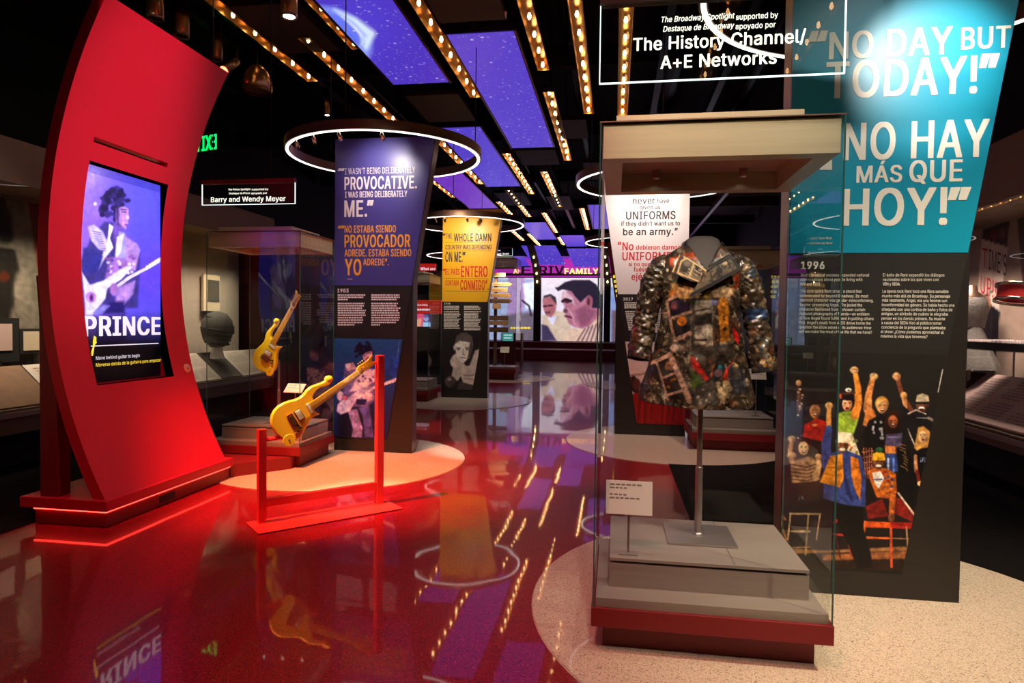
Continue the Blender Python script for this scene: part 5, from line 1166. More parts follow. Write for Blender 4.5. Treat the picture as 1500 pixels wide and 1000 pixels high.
for i in range(17): blur_lines(m, UPl, e8(345), [(e8(415-i*1.), f8(110+i*12))], 1.7)
m.build('fine_print', 'ink_white', up_)
rp, RPl = pillar(.02, 16.75, 'far red pillar with yellow lettering, a slim slanted strip left of the white pillar', 'red_graphic', mirror=True)
m = MB()
for i in range(5): blur_lines(m, RPl, 898+i*1.2, [(910, 407+i*7)], 4)
m.build('lettering', 'lit_yellow', rp)

# ================================================================== HANGING SPONSOR SIGNS
def sign(x0, x1, y, z0, z1, label, rows, rowsb=None, rail='beam_brown', glow='edge_glow'):
    t = thing('hanging_sign', ((x0+x1)/2, y, z0), label, 'sign', 'edge lit glass sponsor signs hanging above the cases')
    box(x0, x1, y, y+.012, z0, z1-.03).build('glass_panel', 'glass_sign', t)
    box(x0-.005, x1+.005, y-.018, y+.03, z1-.03, z1+.012).build('top_rail', rail, t)
    e = .004
    MB().box(x0-e, x1+e, y, y+.012, z0-e, z0).box(x0-e, x0, y, y+.012, z0, z1-.03).box(x1, x1+e, y, y+.012, z0, z1-.03).build('lit_edge', glow, t)
    for x in (x0+.12, x1-.26): MB().cyl((x, y+.006, z1+.012), (x, y+.006, 6.2), .006, 6).build('hanging_rod', 'black_metal', t)
    pl = Plane((0, y), (1, 0)); m = MB()
    for r in rows: text(m, pl, r[0], r[1], r[2], r[3], r[4], r[5], .003, 2, r[6] if len(r) > 6 else 0)
    m.build('lettering', 'sign_glow', t)
    return t
c3 = lambda x: 870+x/4.6875; d3 = lambda y: y/4.6875
sign(-.082, .93, 2.95, 2.565, 2.93, 'big hanging glass sponsor sign directly above the jacket case',
     [('The Broadway Spotlight', c3(458), c3(960), d3(156), 8, .02, .2), ('supported by', c3(975), c3(1262), d3(138), 8, .02), ('Destaque de Broadway', c3(475), c3(957), d3(220), 8, .02, .2), ('apoyado por', c3(972), c3(1245), d3(203), 8, .02),
      ('The History Channel/', c3(270), c3(1450), d3(352), 18.5, .03), ('A+E Networks', c3(458), c3(1250), d3(474), 18.5, .03)])
sign(-4.178, -3.17, 6.15, 2.665, 2.90, 'hanging glass sponsor sign above the guitar case, right of the red kiosk',
     [('The Prince Spotlight', c6(203), c6(325), d6(296), 2.8, .02, .2), ('supported by', c6(333), c6(423), d6(295), 2.8, .02), ('Destaque de Prince', c6(208), c6(323), d6(317), 2.8, .02, .2), ('apoyado por', c6(330), c6(418), d6(316), 2.8, .02), ('Barry and Wendy Meyer', c6(110), c6(518), d6(360), 7.2, .03)], rail='plinth_red')
sign(-3.6, -2.66, 16.9, 3.25, 3.47, 'small far hanging sign right of the yellow pillar', [('Dash-Smith', 726, 745.5, 373, 2.6, .03), ('por', 728, 733.5, 367.5, 1.8, .02)])

# ================================================================== JACKET
XC, YC = .425, 3.42
def body_row(z):
    zs = [1.10, 1.20, 1.32, 1.42, 1.55, 1.66, 1.74, 1.79, 1.83, 1.865, 1.895, 1.925]
    ws = [.288, .270, .238, .214, .192, .194, .208, .216, .205, .155, .105, .080]
    ds = [.165, .155, .140, .130, .128, .130, .122, .110, .095, .080, .070, .060]
    return np.interp(z, zs, ws), np.interp(z, zs, ds)
def fine(p, x0, y0, x1, y1, n):
    "small photo scraps: tiny heads, hair and folds"
    r = rng.uniform
    for k in range(n):
        x, y = r(x0, x1), r(y0, y1); s_ = r(1.2, 2.6)
        an = r(0, 6.28); p.line([(x-3*cos(an), y-3*sin(an)), (x+r(-1, 1), y+r(-1, 1)), (x+4*cos(an+.6), y+4*sin(an+.6))], s_*1.4, (.07, .055, .05), 1, .8)
        if k % 2: p.ell(x+.3, y+.4, s_*.8, s_*1.1, [(.62, .50, .38), (.48, .36, .26), (.70, .62, .50), (.52, .28, .18), (.40, .40, .40)][k % 5], .9, .85)
        if k % 3 == 0: p.line([(x-3, y+3), (x+r(-2, 2), y+6), (x+4, y+9)], 1.1, [(.66, .58, .46), (.05, .04, .05), (.50, .20, .12)][k % 3], .8, .8)
def collage(PX, PY):
    p = Pic(PX, PY, (.22, .17, .12)); p.tex = .9; r = rng.uniform
    pal = [(.10, .07, .06), (.16, .12, .09), (.30, .24, .17), (.46, .38, .28), (.20, .13, .10), (.08, .06, .07), (.36, .30, .25), (.56, .48, .37), (.34, .18, .10), (.14, .15, .20), (.60, .52, .42)]
    for k in range(650):
        x, y = r(905, 1150), r(345, 605); a = r(3, 13); b = r(2, 8)
        p.ell(x, y, a*.6, b, pal[int(r(0, len(pal)))], 2.2, .8, r(-60, 60))
    for k in range(260):
        x, y = r(905, 1150), r(345, 605); an = r(0, 6.28); l = r(4, 13)
        p.line([(x, y), (x+l*cos(an), y+l*sin(an))], r(.8, 2.2), [(.05, .04, .04), (.66, .58, .46), (.12, .09, .08), (.45, .36, .28)][k % 4], 1, .8)
    fine(p, 905, 345, 1150, 605, 700)
    q6 = lambda x, y: (920+x/7.146, 340+y/7.146); q7 = lambda x, y: (1040+x/7.146, 340+y/7.146); q8 = lambda x, y: (920+x/6.522, 470+y/6.522)
    A = lambda f, *a: [f(*t) for t in a]
    # orange shoulder, eye, green
    p.poly(A(q6, (440, 260), (690, 200), (720, 290), (560, 260), (480, 400), (440, 330)), (.62, .22, .08), 3); p.poly(A(q6, (440, 510), (640, 470), (640, 560), (450, 560)), (.12, .18, .10), 4)
    p.poly(A(q6, (440, 530), (640, 520), (740, 620), (640, 700), (450, 700)), (.66, .48, .28), 4); p.ell(*q6(550, 555), 4.5, 3.4, (.10, .06, .05), 1.5); p.line(A(q6, (500, 540), (600, 520), (690, 600)), 1.5, (.12, .09, .06), 1); p.poly(A(q6, (430, 620), (500, 600), (520, 680), (430, 720)), (.70, .42, .16), 3)
    p.poly(A(q6, (640, 640), (870, 600), (870, 690), (660, 690)), (.50, .40, .30), 3); p.poly(A(q6, (790, 630), (820, 625), (822, 690), (792, 692)), (.80, .62, .08), 1)
    # grey portrait
    p.poly([(1011, 440), (1043, 440), (1043, 500), (1010, 520)], (.50, .46, .40), 1.5); p.poly([(1014, 462), (1042, 458), (1042, 475), (1016, 478)], (.14, .11, .10), 3); p.ell(1028, 466, 5, 3, (.06, .05, .05), 1.2); p.line([(1016, 456), (1040, 452)], 2.5, (.20, .16, .14), 1.5)
    p.poly([(1010, 488), (1043, 488), (1044, 512), (1010, 514)], (.56, .50, .43), 1.5); p.line([(1014, 497), (1028, 498), (1034, 497)], 2.6, (.16, .09, .08), 1.2)
    p.poly([(1019, 478), (1026, 476), (1029, 490), (1020, 492)], (.36, .31, .27), 2); p.poly([(1011, 440), (1018, 440), (1015, 520), (1010, 520)], (.24, .20, .17), 3); p.ell(1035, 484, 6, 9, (.62, .57, .50), 4, .7); p.line([(1014, 503), (1024, 506), (1036, 503)], 1.6, (.30, .24, .20), 1.5)
    # amber strip, blue pins, red tab
    p.poly(A(q7, (60, 720), (150, 660), (200, 780), (190, 1000), (100, 1000)), (.66, .40, .10), 2.5); p.ell(1060, 470, 3, 4, (.35, .18, .05), 1.5); p.poly([(1053, 470), (1066, 468), (1069, 498), (1054, 502)], (.60, .36, .08), 2); p.ell(1061, 482, 3.4, 3, (.14, .08, .04), 1.2)
    p.poly(A(q7, (0, 705), (90, 715), (60, 770), (0, 760)), (.42, .40, .55), 2); p.poly([(1074, 478), (1084, 492), (1083, 506), (1074, 494)], (.72, .10, .10), 1)
    p.poly(A(q7, (230, 480), (320, 420), (310, 560), (250, 640), (150, 680)), (.55, .18, .08), 3); p.ell(*q7(228, 530), 5, 6, (.60, .50, .38), 1.5); p.ell(*q7(225, 525), 3, 3.6, (.12, .10, .07), 1); p.poly(A(q7, (0, 620), (140, 560), (290, 600), (200, 680), (20, 690)), (.66, .54, .40), 3)
    # frames, left column
    fr = (.64, .48, .40)
    for a in (A(q6, (345, 840), (400, 850), (650, 835)), A(q6, (415, 720), (520, 650)), A(q6, (415, 720), (440, 900), (470, 1060)), A(q6, (440, 900), (650, 830))): p.line(a, [4.2], fr, 1)
    p.poly(A(q6, (425, 725), (520, 680), (640, 760), (640, 820), (450, 885)), (.13, .09, .15), 2); p.ell(*q6(480, 770), 5, 6, (.42, .22, .24), 2); p.poly(A(q6, (460, 930), (640, 860), (645, 1040), (480, 1100)), (.12, .09, .10), 2); p.ell(*q6(560, 930), 7, 7, (.70, .38, .10), 2)
    p.line(A(q8, (450, 180), (590, 115)), 6, fr, 1); p.line(A(q8, (405, 10), (450, 180)), 3, fr, 1)
    p.poly(A(q8, (200, 420), (400, 330), (560, 740), (380, 740)), (.15, .11, .10), 2)
    for a, w_ in (((180, 430, 400, 320), 5), ((400, 320, 575, 750), 8), ((275, 400, 375, 740), 3), ((320, 545, 445, 490), 3.5), ((370, 700, 520, 650), 3.5)): p.line(A(q8, a[:2], a[2:]), w_, fr, 1)
    p.ell(*q8(390, 430), 6, 7, (.52, .34, .24), 2); p.ell(*q8(440, 260), 6, 6, (.62, .50, .42), 2.5)
    for k in range(8): p.ell(*q8(r(340, 460), r(540, 640)), 2.6, 2.4, [(.50, .30, .12), (.30, .12, .08), (.16, .14, .14)][k % 3], 1)
    # red diagonals, lower right
    p.poly(A(q8, (590, 330), (620, 340), (760, 545), (730, 565), (590, 420)), (.62, .12, .09), 1.2); p.poly(A(q8, (1060, 320), (910, 470), (900, 570), (940, 560), (960, 440)), (.62, .16, .08), 1.2); p.poly(A(q8, (820, 400), (790, 440), (770, 530), (790, 530)), (.55, .24, .10), 1)
    p.poly(A(q8, (830, 410), (910, 400), (920, 460), (850, 560), (790, 590), (800, 460)), (.07, .08, .10), 2); p.ell(*q8(850, 490), 6, 6, (.42, .28, .30), 2); p.ell(*q8(870, 440), 3.5, 4, (.12, .30, .32), 1.5)
    p.poly(A(q8, (590, 470), (680, 520), (700, 620), (590, 660)), (.20, .26, .08), 4); p.poly(A(q8, (600, 640), (800, 560), (860, 780), (600, 780)), (.28, .25, .22), 3)
    p.poly(A(q8, (830, 600), (880, 620), (930, 690), (910, 780), (870, 780)), (.68, .58, .42), 1.5); p.poly(A(q8, (890, 570), (950, 560), (990, 660), (900, 680)), (.60, .50, .36), 2); p.poly(A(q8, (1010, 390), (1050, 420), (1075, 540), (1030, 560), (985, 500)), (.58, .46, .28), 2)
    p.poly(A(q8, (940, 440), (1100, 430), (1140, 690), (990, 700)), (.14, .15, .20), 3, .7); p.poly(A(q8, (600, 230), (1000, 220), (1060, 300), (920, 400), (620, 320)), (.15, .12, .10), 4, .8)
    for k in range(14): x = r(1015, 1060); y = r(575, 595); p.line([(x, y), (x+r(-6, 6), y-r(6, 14))], .8, (.62, .55, .46), .7)
    # sleeves: magenta and blue touches
    for k in range(10): p.ell(r(922, 936), r(470, 520), 3, 4, [(.42, .10, .16), (.40, .16, .06), (.25, .16, .20)][k % 3], 2, .8)
    p.poly([(1095, 452), (1125, 450), (1128, 466), (1098, 470)], (.16, .22, .34), 2.5); p.ell(1104, 398, 5, 8, (.16, .20, .24), 3); p.line([(1092, 402), (1110, 415)], 2.5, (.62, .52, .40), 1.2)
    for k in range(16): p.ell(r(1112, 1136), r(508, 536), 3, 3, [(.50, .34, .16), (.12, .24, .28), (.34, .16, .10), (.58, .44, .26)][k % 4], 1.2)
    p.noise(2.5, .28); p.c *= .86; return p
_jm = M('collage_vinyl', rough=.30, attr=True, bump=.22, scale=20, coat=.3); _jm.node_tree.nodes['Bump'].inputs['Distance'].default_value = .012
jk = thing('collage_jacket', (XC, YC, .435), 'shiny collage print jacket on a headless grey form inside the foreground glass case', 'jacket')
def gridmesh(name, V, nu, nv, mat, parent, wrap=True, mask=None, thick=0.):
    "V: (nv, nu, 3) world vertices"
    me = bpy.data.meshes.new(name); org = np.array(tuple(parent['_o'])); fs = []
    for j in range(nv-1):
        for i in range(nu if wrap else nu-1):
            if mask is not None and mask[j, i]: continue
            a, b = j*nu+i, j*nu+(i+1) % nu; fs.append((a, b, b+nu, a+nu))
    W = V.reshape(-1, 3); me.from_pydata((W-org).tolist(), [], fs)
    PX, PY = proj(V[..., 0], V[..., 1]*0+3.32, V[..., 2]); pc = collage(PX, PY)
    ca = me.color_attributes.new('Col', 'FLOAT_COLOR', 'POINT'); rg = np.ones((len(W), 4)); rg[:, :3] = srgb(np.clip(pc.c, 0, 1)).reshape(-1, 3); ca.data.foreach_set('color', rg.ravel())
    me.polygons.foreach_set('use_smooth', [True]*len(fs)); me.materials.append(MATS[mat]); me.validate()
    o = bpy.data.objects.new(name, me); COL.objects.link(o); o.parent = parent; o['_o'] = tuple(org)
    if thick: s = o.modifiers.new('cloth', 'SOLIDIFY'); s.thickness = thick; s.offset = -1
    return o
def wr(x, y, z):
    return .5*np.sin(31*x+17*z+2*np.sin(23*z))+.35*np.sin(57*z-29*x+1.3)+.25*np.sin(83*x+61*z)
nu, nv = 300, 190
zz = np.linspace(1.105, 1.925, nv)[:, None]; aa = (np.arange(nu)/nu*2*pi)[None, :]
W_, D_ = body_row(zz); hem = np.clip((1.35-zz)/.25, 0, 1)
rad = 1+.035*hem*np.sin(aa*7+.5)+.012*hem*np.sin(aa*13)
cs, sn = np.cos(aa), np.sin(aa)
X = XC+W_*np.sign(cs)*np.abs(cs)**.82*rad-.012*np.clip((1.5-zz)/.4, 0, 1); Yv = YC+D_*np.sign(sn)*np.abs(sn)**.9*rad; Z = zz+0*aa
Z = Z+.012*hem*np.sin(aa*2+1)*np.where(zz < 1.2, 1, .3)
nrm = .0045*wr(X, Yv, Z); X = X+nrm*cs; Yv = Yv+nrm*sn
V = np.stack([X, Yv, Z], -1)
vx = np.abs(X[:-1]-(XC+.008)) < np.clip((zz[:-1]-1.765)*.62, 0, .088); fr_ = (sn < 0) & np.ones_like(zz[:-1], bool)
gridmesh('body', V, nu, nv, 'collage_vinyl', jk, mask=vx & fr_ & (zz[:-1] > 1.765), thick=.003)
def sleeve(path, rad_, name):
    n, mth = 90, 150; P = np.array(path); tt = np.linspace(0, len(P)-1, mth)
    C_ = np.stack([np.interp(tt, np.arange(len(P)), P[:, i]) for i in range(3)], -1)
    for _ in range(12): C_[1:-1] = (C_[:-2]+C_[1:-1]+C_[2:])/3
    R_ = np.interp(tt, np.arange(len(P)), rad_); V = np.zeros((mth, n, 3))
    for j in range(mth):
        T = C_[min(j+1, mth-1)]-C_[max(j-1, 0)]; T /= np.linalg.norm(T); S_ = np.cross(T, (0, 1, 0)); S_ /= np.linalg.norm(S_); U_ = np.cross(S_, T)
        for i in range(n):
            a = 2*pi*i/n; w_ = .004*(sin(a*3+j*.23)+sin(j*.41+a)+.7*sin(j*.9-2*a)); r_ = R_[j]+w_*.35+.0016*(sin(5*a+j*.6)+sin(2*a-j*.31))
            V[j, i] = C_[j]+S_*cos(a)*r_+U_*sin(a)*r_*.92
    return gridmesh(name, V, n, mth, 'collage_vinyl', jk, thick=.003)
sleeve([(.285, 3.42, 1.805), (.235, 3.42, 1.785), (.190, 3.42, 1.70), (.160, 3.415, 1.56), (.140, 3.40, 1.45), (.122, 3.375, 1.325)], [.055, .066, .064, .056, .054, .058], 'sleeve')
sleeve([(.565, 3.42, 1.805), (.615, 3.42, 1.785), (.660, 3.42, 1.70), (.688, 3.415, 1.56), (.708, 3.40, 1.45), (.735, 3.375, 1.275)], [.055, .066, .064, .058, .056, .060], 'sleeve')
JP = Plane((0, 3.272), (1, 0))
def lap(name, pts, fn, tilt):
    O = [JP.hit(*q) for q in pts]; o = picture(name, JP, O, .0035, fn, 'collage_vinyl', jk, .004)
    s = o.modifiers.new('thickness', 'SOLIDIFY'); s.thickness = .005
    for v in o.data.vertices:
        z = v.co.z+.435; v.co.y += tilt*(z-1.70)-.004
    return o
def lapel_left(PX, PY):
    p = Pic(PX, PY, (.14, .09, .07)); q6 = lambda x, y: (920+x/7.146, 340+y/7.146); A = lambda *a: [q6(*t) for t in a]
    p.poly(A((455, 400), (540, 240), (700, 230), (560, 330), (500, 430)), (.42, .14, .08), 2); cr = (.66, .55, .38)
    p.poly(A((520, 420), (560, 300), (610, 270), (690, 300), (640, 460)), (.40, .34, .28), 1); p.ell(*q6(600, 360), 6, 7, (.16, .12, .10), 2); p.ell(*q6(620, 330), 5, 4, (.50, .42, .36), 2); p.poly(A((690, 300), (820, 400), (770, 520), (650, 470)), (.46, .39, .30), 1)
    p.ell(*q6(755, 370), 7, 6, (.12, .10, .10), 1.5); p.ell(*q6(740, 410), 3, 4, (.16, .12, .12), 1.5); p.ell(*q6(690, 420), 3, 4, (.30, .24, .2), 1.5)
    p.c *= .72; fine(p, 985, 370, 1037, 415, 40)
    for a in (((520, 425), (560, 300)), ((560, 300), (620, 268), (830, 410)), ((520, 425), (770, 528)), ((830, 410), (770, 528)), ((700, 300), (640, 470)), ((470, 410), (540, 235))): p.line(A(*a), 2.4, cr, .8)
    p.noise(3, .1); return p
def lapel_right(PX, PY):
    p = Pic(PX, PY, (.30, .25, .19)); q7 = lambda x, y: (1040+x/7.146, 340+y/7.146); A = lambda *a: [q7(*t) for t in a]
    r = rng.uniform
    for k in range(70):
        x, y = r(-200, 290), r(280, 600); p.line(A((x, y), (x+r(-30, 30), y+r(-50, 50))), r(1, 3), (.09, .07, .08), 1); 
    p.ell(*q7(100, 400), 5, 5, (.06, .06, .08), 1.5); p.ell(*q7(160, 320), 4, 3, (.58, .48, .36), 1.5)
    b = (.045, .04, .05)
    p.line(A((-200, 470), (0, 350), (215, 235), (320, 385), (0, 575), (-240, 690)), [3.4], b, 1); p.line(A((305, 380), (225, 262), (60, 345), (-30, 410)), 3, b, 1); p.line(A((300, 385), (-20, 560), (-210, 660)), 3.6, b, 1); p.noise(3, .1); return p
lap('lapel', [(984, 398), (997, 370), (1036, 396), (1028, 415), (1012, 412)], lapel_left, .16)
lap('lapel', [(1008, 436), (1040, 388), (1070, 370), (1087, 394), (1040, 421)], lapel_right, .16)
jk.scale = (1.026,)*3; jk.location = (.436, 3.509, .4075)
# collar band around the neck
n = 60; m = MB(); vs = []
for k in range(n+1):
    a = -.12*pi+(1.24*pi)*k/n
    x, y = XC+.003+.094*cos(a), YC+.078*sin(a)+.012
    for r_, z in ((1.0, 1.915), (1.28, 1.868), (1.32, 1.865), (1.04, 1.920)): vs.append((XC+.003+(x-XC)*r_, YC+(y-YC)*r_, z))
m.add(vs, [(4*i+j, 4*i+(j+1) % 4, 4*i+4+(j+1) % 4, 4*i+4+j) for i in range(n) for j in range(4)], True)
M('collar_vinyl', (.10, .085, .07), .25, noise=.8, scale=45, coat=.4, bump=.3); m.build('collar', 'collar_vinyl', jk)
m = MB(); prof = [(.16, 1.60, .085), (.155, 1.70, .095), (.140, 1.78, .095), (.11, 1.84, .082), (.098, 1.88, .070), (.090, 1.91, .060), (.078, 1.932, .05), (.05, 1.946, .032), (.001, 1.95, .001)]
vs = [(XC+.005+w_*cos(2*pi*k/40), YC+.005+d_*sin(2*pi*k/40), z) for w_, z, d_ in prof for k in range(40)]
m.add(vs, [(i*40+k, i*40+(k+1) % 40, (i+1)*40+(k+1) % 40, (i+1)*40+k) for i in range(len(prof)-1) for k in range(40)], True).build('bust_form', 'grey_bust', jk)
MB().box(XC-.09, XC+.11, YC-.06, YC+.06, 1.10, 1.115).build('form_base', 'grey_bust', jk)
MB().tube([(.437, YC, .446), (.437, YC, .78), (.437, YC, .785), (.437, YC, 1.70)], [.0185, .0185, .0135, .0135], 16, smooth=False).build('pole', 'steel', jk)
MB().box(.275, .605, 3.25, 3.58, .4315, .4405).build('base_plate', 'steel', jk, bevel=.002)
MB().lathe((.437, YC, .4405), [(.032, 0), (.03, .008), (.02, .012)], 18).build('pole_collar', 'steel', jk)

# ================================================================== FAR END: VIDEO WALL
WY = 30.5; VW = Plane((0, WY), (1, 0))
def men_paint(PX, PY):
    p = Pic(PX, PY, (.88, .88, .97)); p.tex = .16; q = lambda x, y: (780+x/9.09, 400+y/9.09); P = lambda *a: [q(*t) for t in a]
    p.grad(408, (.90, .86, .90), 500, (.80, .78, .86))
    p.poly([(700, 408), (781, 408), (781, 500), (700, 500)], (.62, .66, .82), 6); p.poly([(745, 405), (768, 405), (770, 440), (760, 470), (762, 500), (742, 500)], (.66, .52, .74), 3)
    p.poly([(766, 415), (786, 412), (786, 452), (770, 452)], (.90, .93, 1.), 3); p.poly([(735, 462), (790, 455), (790, 502), (735, 502)], (.40, .36, .42), 6); p.line([(765, 440), (775, 448), (778, 462)], 2.5, (.16, .12, .18), 2)
    p.poly(P((130, 570), (200, 540), (330, 500), (430, 520), (510, 640), (470, 900), (120, 900)), (.78, .70, .62), 3); p.poly(P((200, 590), (320, 570), (270, 700)), (.80, .80, .92), 2); p.poly(P((120, 680), (200, 700), (320, 900), (120, 900)), (.24, .20, .32), 3)
    p.poly(P((135, 380), (160, 320), (280, 310), (320, 380), (310, 500), (250, 590), (180, 560), (145, 480)), (.64, .38, .42), 2); p.poly(P((135, 370), (150, 300), (240, 275), (310, 320), (322, 420), (290, 380), (240, 310), (150, 330)), (.22, .18, .22), 2)
    p.line(P((150, 440), (185, 438)), 2.5, (.22, .12, .16), 1.5); p.line(P((215, 432), (262, 430)), 2.5, (.22, .12, .16), 1.5); p.poly(P((165, 510), (235, 505), (240, 535), (170, 540)), (.42, .24, .28), 1.5)
    p.poly(P((420, 880), (500, 720), (600, 740), (720, 720), (860, 560), (900, 560), (900, 910), (410, 910)), (.80, .68, .60), 2.5)
    for k in range(5): p.line(P((600+k*60, 900), (700+k*50, 740+k*-20)), 2.2, (.42, .30, .38), 1.5)
    p.poly(P((400, 250), (560, 210), (700, 300), (800, 300), (900, 460), (900, 560), (760, 700), (680, 735), (560, 720), (490, 680), (450, 600), (440, 540), (405, 510), (430, 440), (390, 380)), (.66, .42, .50), 2.5)
    p.poly(P((400, 250), (440, 240), (540, 330), (560, 420), (470, 330), (400, 330)), (.88, .76, .82), 4, .8); p.poly(P((560, 500), (700, 430), (860, 500), (740, 700), (640, 720)), (.50, .27, .38), 6, .8)
    p.poly(P((300, 190), (340, 185), (430, 120), (540, 90), (760, 90), (850, 150), (900, 250), (900, 470), (790, 460), (800, 330), (740, 300), (700, 330), (640, 390), (560, 300), (520, 240), (400, 215), (340, 240)), (.13, .11, .19), 2)
    p.ell(*q(755, 375), 5, 9, (.56, .32, .38), 1.5); p.ell(*q(745, 380), 2, 5, (.30, .14, .2), 1.2)
    p.line(P((400, 375), (440, 350), (510, 370)), 4, (.14, .08, .12), 1.5); p.ell(*q(462, 385), 3.6, 1.6, (.22, .12, .18), 1.2); p.line(P((440, 570), (520, 590)), 3, (.36, .14, .24), 1.5); p.ell(*q(440, 500), 3, 3, (.36, .20, .26), 2); p.line(P((470, 470), (530, 560), (560, 680)), 1.6, (.85, .72, .76), 2, .6)
    p.poly([(893, 420), (960, 420), (960, 510), (893, 510)], (.55, .62, .85), 4); p.poly([(896, 455), (960, 450), (960, 510), (896, 510)], (.45, .35, .40), 4)
    p.poly([(1100, 405), (1200, 405), (1200, 520), (1100, 520)], (.62, .50, .80), 8)
    p.noise(3, .05); return p
vw = thing('video_wall', (0, WY, 0), 'huge bright video wall showing two men, at the far end of the hall', 'video wall')
box(-7.5, 5.1, WY+.02, WY+.3, .009, 5.0).build('frame_wall', 'black', vw)
MATS['wall_img'].node_tree.nodes['Principled BSDF'].inputs['Emission Strength'].default_value = 1.15
picture('video_screen', VW, [(-6.4, .70), (5.0, .70), (5.0, 3.62), (-6.4, 3.62)], .034, men_paint, 'wall_img', vw, .01)
box(-6.4, 5.0, WY-.06, WY-.02, 3.66, 3.72).build('light_line', 'magenta_led', vw)
box(-6.4, 5.0, WY-.05, WY, 3.84, 4.5).build('marquee_band', 'magenta_led', vw)
box(-6.4, 5.0, WY-.02, WY, 4.5, 4.62).build('violet_band', 'violet_led', vw)
m = MB(); text(m, VW, 'E', 765, 777, 402, 12, .05, .14); text(m, VW, 'RIV', 791, 826, 402, 12, .05, .14)
m.build('steel_lettering', 'sign_steel', vw)
box(-6.4, 5.0, WY-.2, WY-.15, 3.76, 3.82).build('sign_rail', 'sign_steel', vw)
m = MB(); text(m, VW, 'FAMILY', 828, 876.5, 401.5, 7.6, .05, .32); text(m, VW, 'AF', 754, 763.5, 401, 7, .05, .32); m.build('neon_lettering', 'neon', vw)
m = MB(); blur_lines(m, VW, 748, [(777, 481.5)], 2.6, .05); m.build('caption', 'lit_yellow', vw)
# stepped bench under it
bn = thing('stepped_bench', (0, 28.5, 0), 'long low dark red stepped bench under the video wall', 'bench')
box(-7.5, 5.1, 26.8, WY, .009, .42).build('lower_step', 'dark_red', bn); box(-7.5, 5.1, 28.8, WY-.01, .42, .68).build('upper_step', 'plinth_red', bn)
# curved mullions with lamps
for xa, xb, lab in ((783, 793, 'slim curved black post with bulbs, left of the two men on the video wall'), (884.5, 894, 'slim curved black post with bulbs, right of the two men on the video wall'), (690, 700, 'curved black post behind the yellow pillar')):
    a0, _ = VW.hit(xa, 470); a1, _ = VW.hit(xb, 470); t = thing('curved_post', (a0, WY-.6, 0), lab, 'post', 'curved black posts along the video wall')
    m = MB(); zs = np.linspace(.69, 5.0, 16); vs = []
    for z in zs:
        k = max(0, (z-3.2)/1.8)**2*.8; y = WY-.45-k*1.2; x_ = -k*.3
        vs += [(a0+x_, y, z), (a1+x_, y, z), (a1+x_, y+.3, z), (a0+x_, y+.3, z)]
    m.add(vs, [(4*i+j, 4*i+(j+1) % 4, 4*i+4+(j+1) % 4, 4*i+4+j) for i in range(15) for j in range(4)]+[(0, 1, 2, 3), (60, 63, 62, 61)]); m.build('post', 'black', t)
    for i, z in enumerate((4.45, 4.1, 3.75, 3.38)):
        k = max(0, (z-3.2)/1.8)**2*.8; b = BULB.copy(); COL.objects.link(b); b.parent = t
        b.data = BULB.data; o_ = BULB.parent.location; v0 = BULB.data.vertices
        b.location = ((a0+a1)/2-k*.3-a0-(0), WY-.52-k*1.2-(WY-.6), z+.03); b.scale = (1.4, 1.4, 1.4)
        # centre the copied bulb on its own axis
        c0 = sum((v.co for v in v0), Vector())/len(v0); b.location -= Vector((c0.x*1.4, c0.y*1.4, c0.z*1.4))
for qs, lb in ((((767, 363), (816, 363), (829, 388), (780, 388)), 'violet screen curving down above the two men, left one'), (((832, 367), (884, 366), (892, 391), (841, 391)), 'violet screen curving down above the two men, right one'), (((735, 378), (771, 380), (777, 393), (738, 393)), 'violet screen piece curving down left of the curved post')):
    t = thing('curved_led_screen', (0, 0, 0), lb, 'screen'); A_ = [VW.hit(*q) for q in qs]
    n = 8; m = MB(); vs = []
    for i in range(n+1):
        f = i/n; z = A_[0][1]*(1-f)+A_[3][1]*f; l_ = A_[0][0]*(1-f)+A_[3][0]*f; r_ = A_[1][0]*(1-f)+A_[2][0]*f; y = WY-.1-.8*(1-sin(f*pi/2))
        k = y/WY; zz_ = EYE+(z-EYE)*1.0
        vs += [(l_, y, zz_), (r_, y, zz_), (r_, y+.04, zz_), (l_, y+.04, zz_)]
    m.add(vs, [(4*i+j, 4*i+(j+1) % 4, 4*i+4+(j+1) % 4, 4*i+4+j) for i in range(n) for j in range(4)]+[(0, 1, 2, 3), (4*n, 4*n+3, 4*n+2, 4*n+1)]); m.build('display', 'led_sky', t)
    ox = (A_[0][0]+A_[1][0])/2; box(ox-.02, ox+.02, WY-.9, WY-.86, A_[0][1]-.02, 6.2).build('hanger', 'black_metal', t)

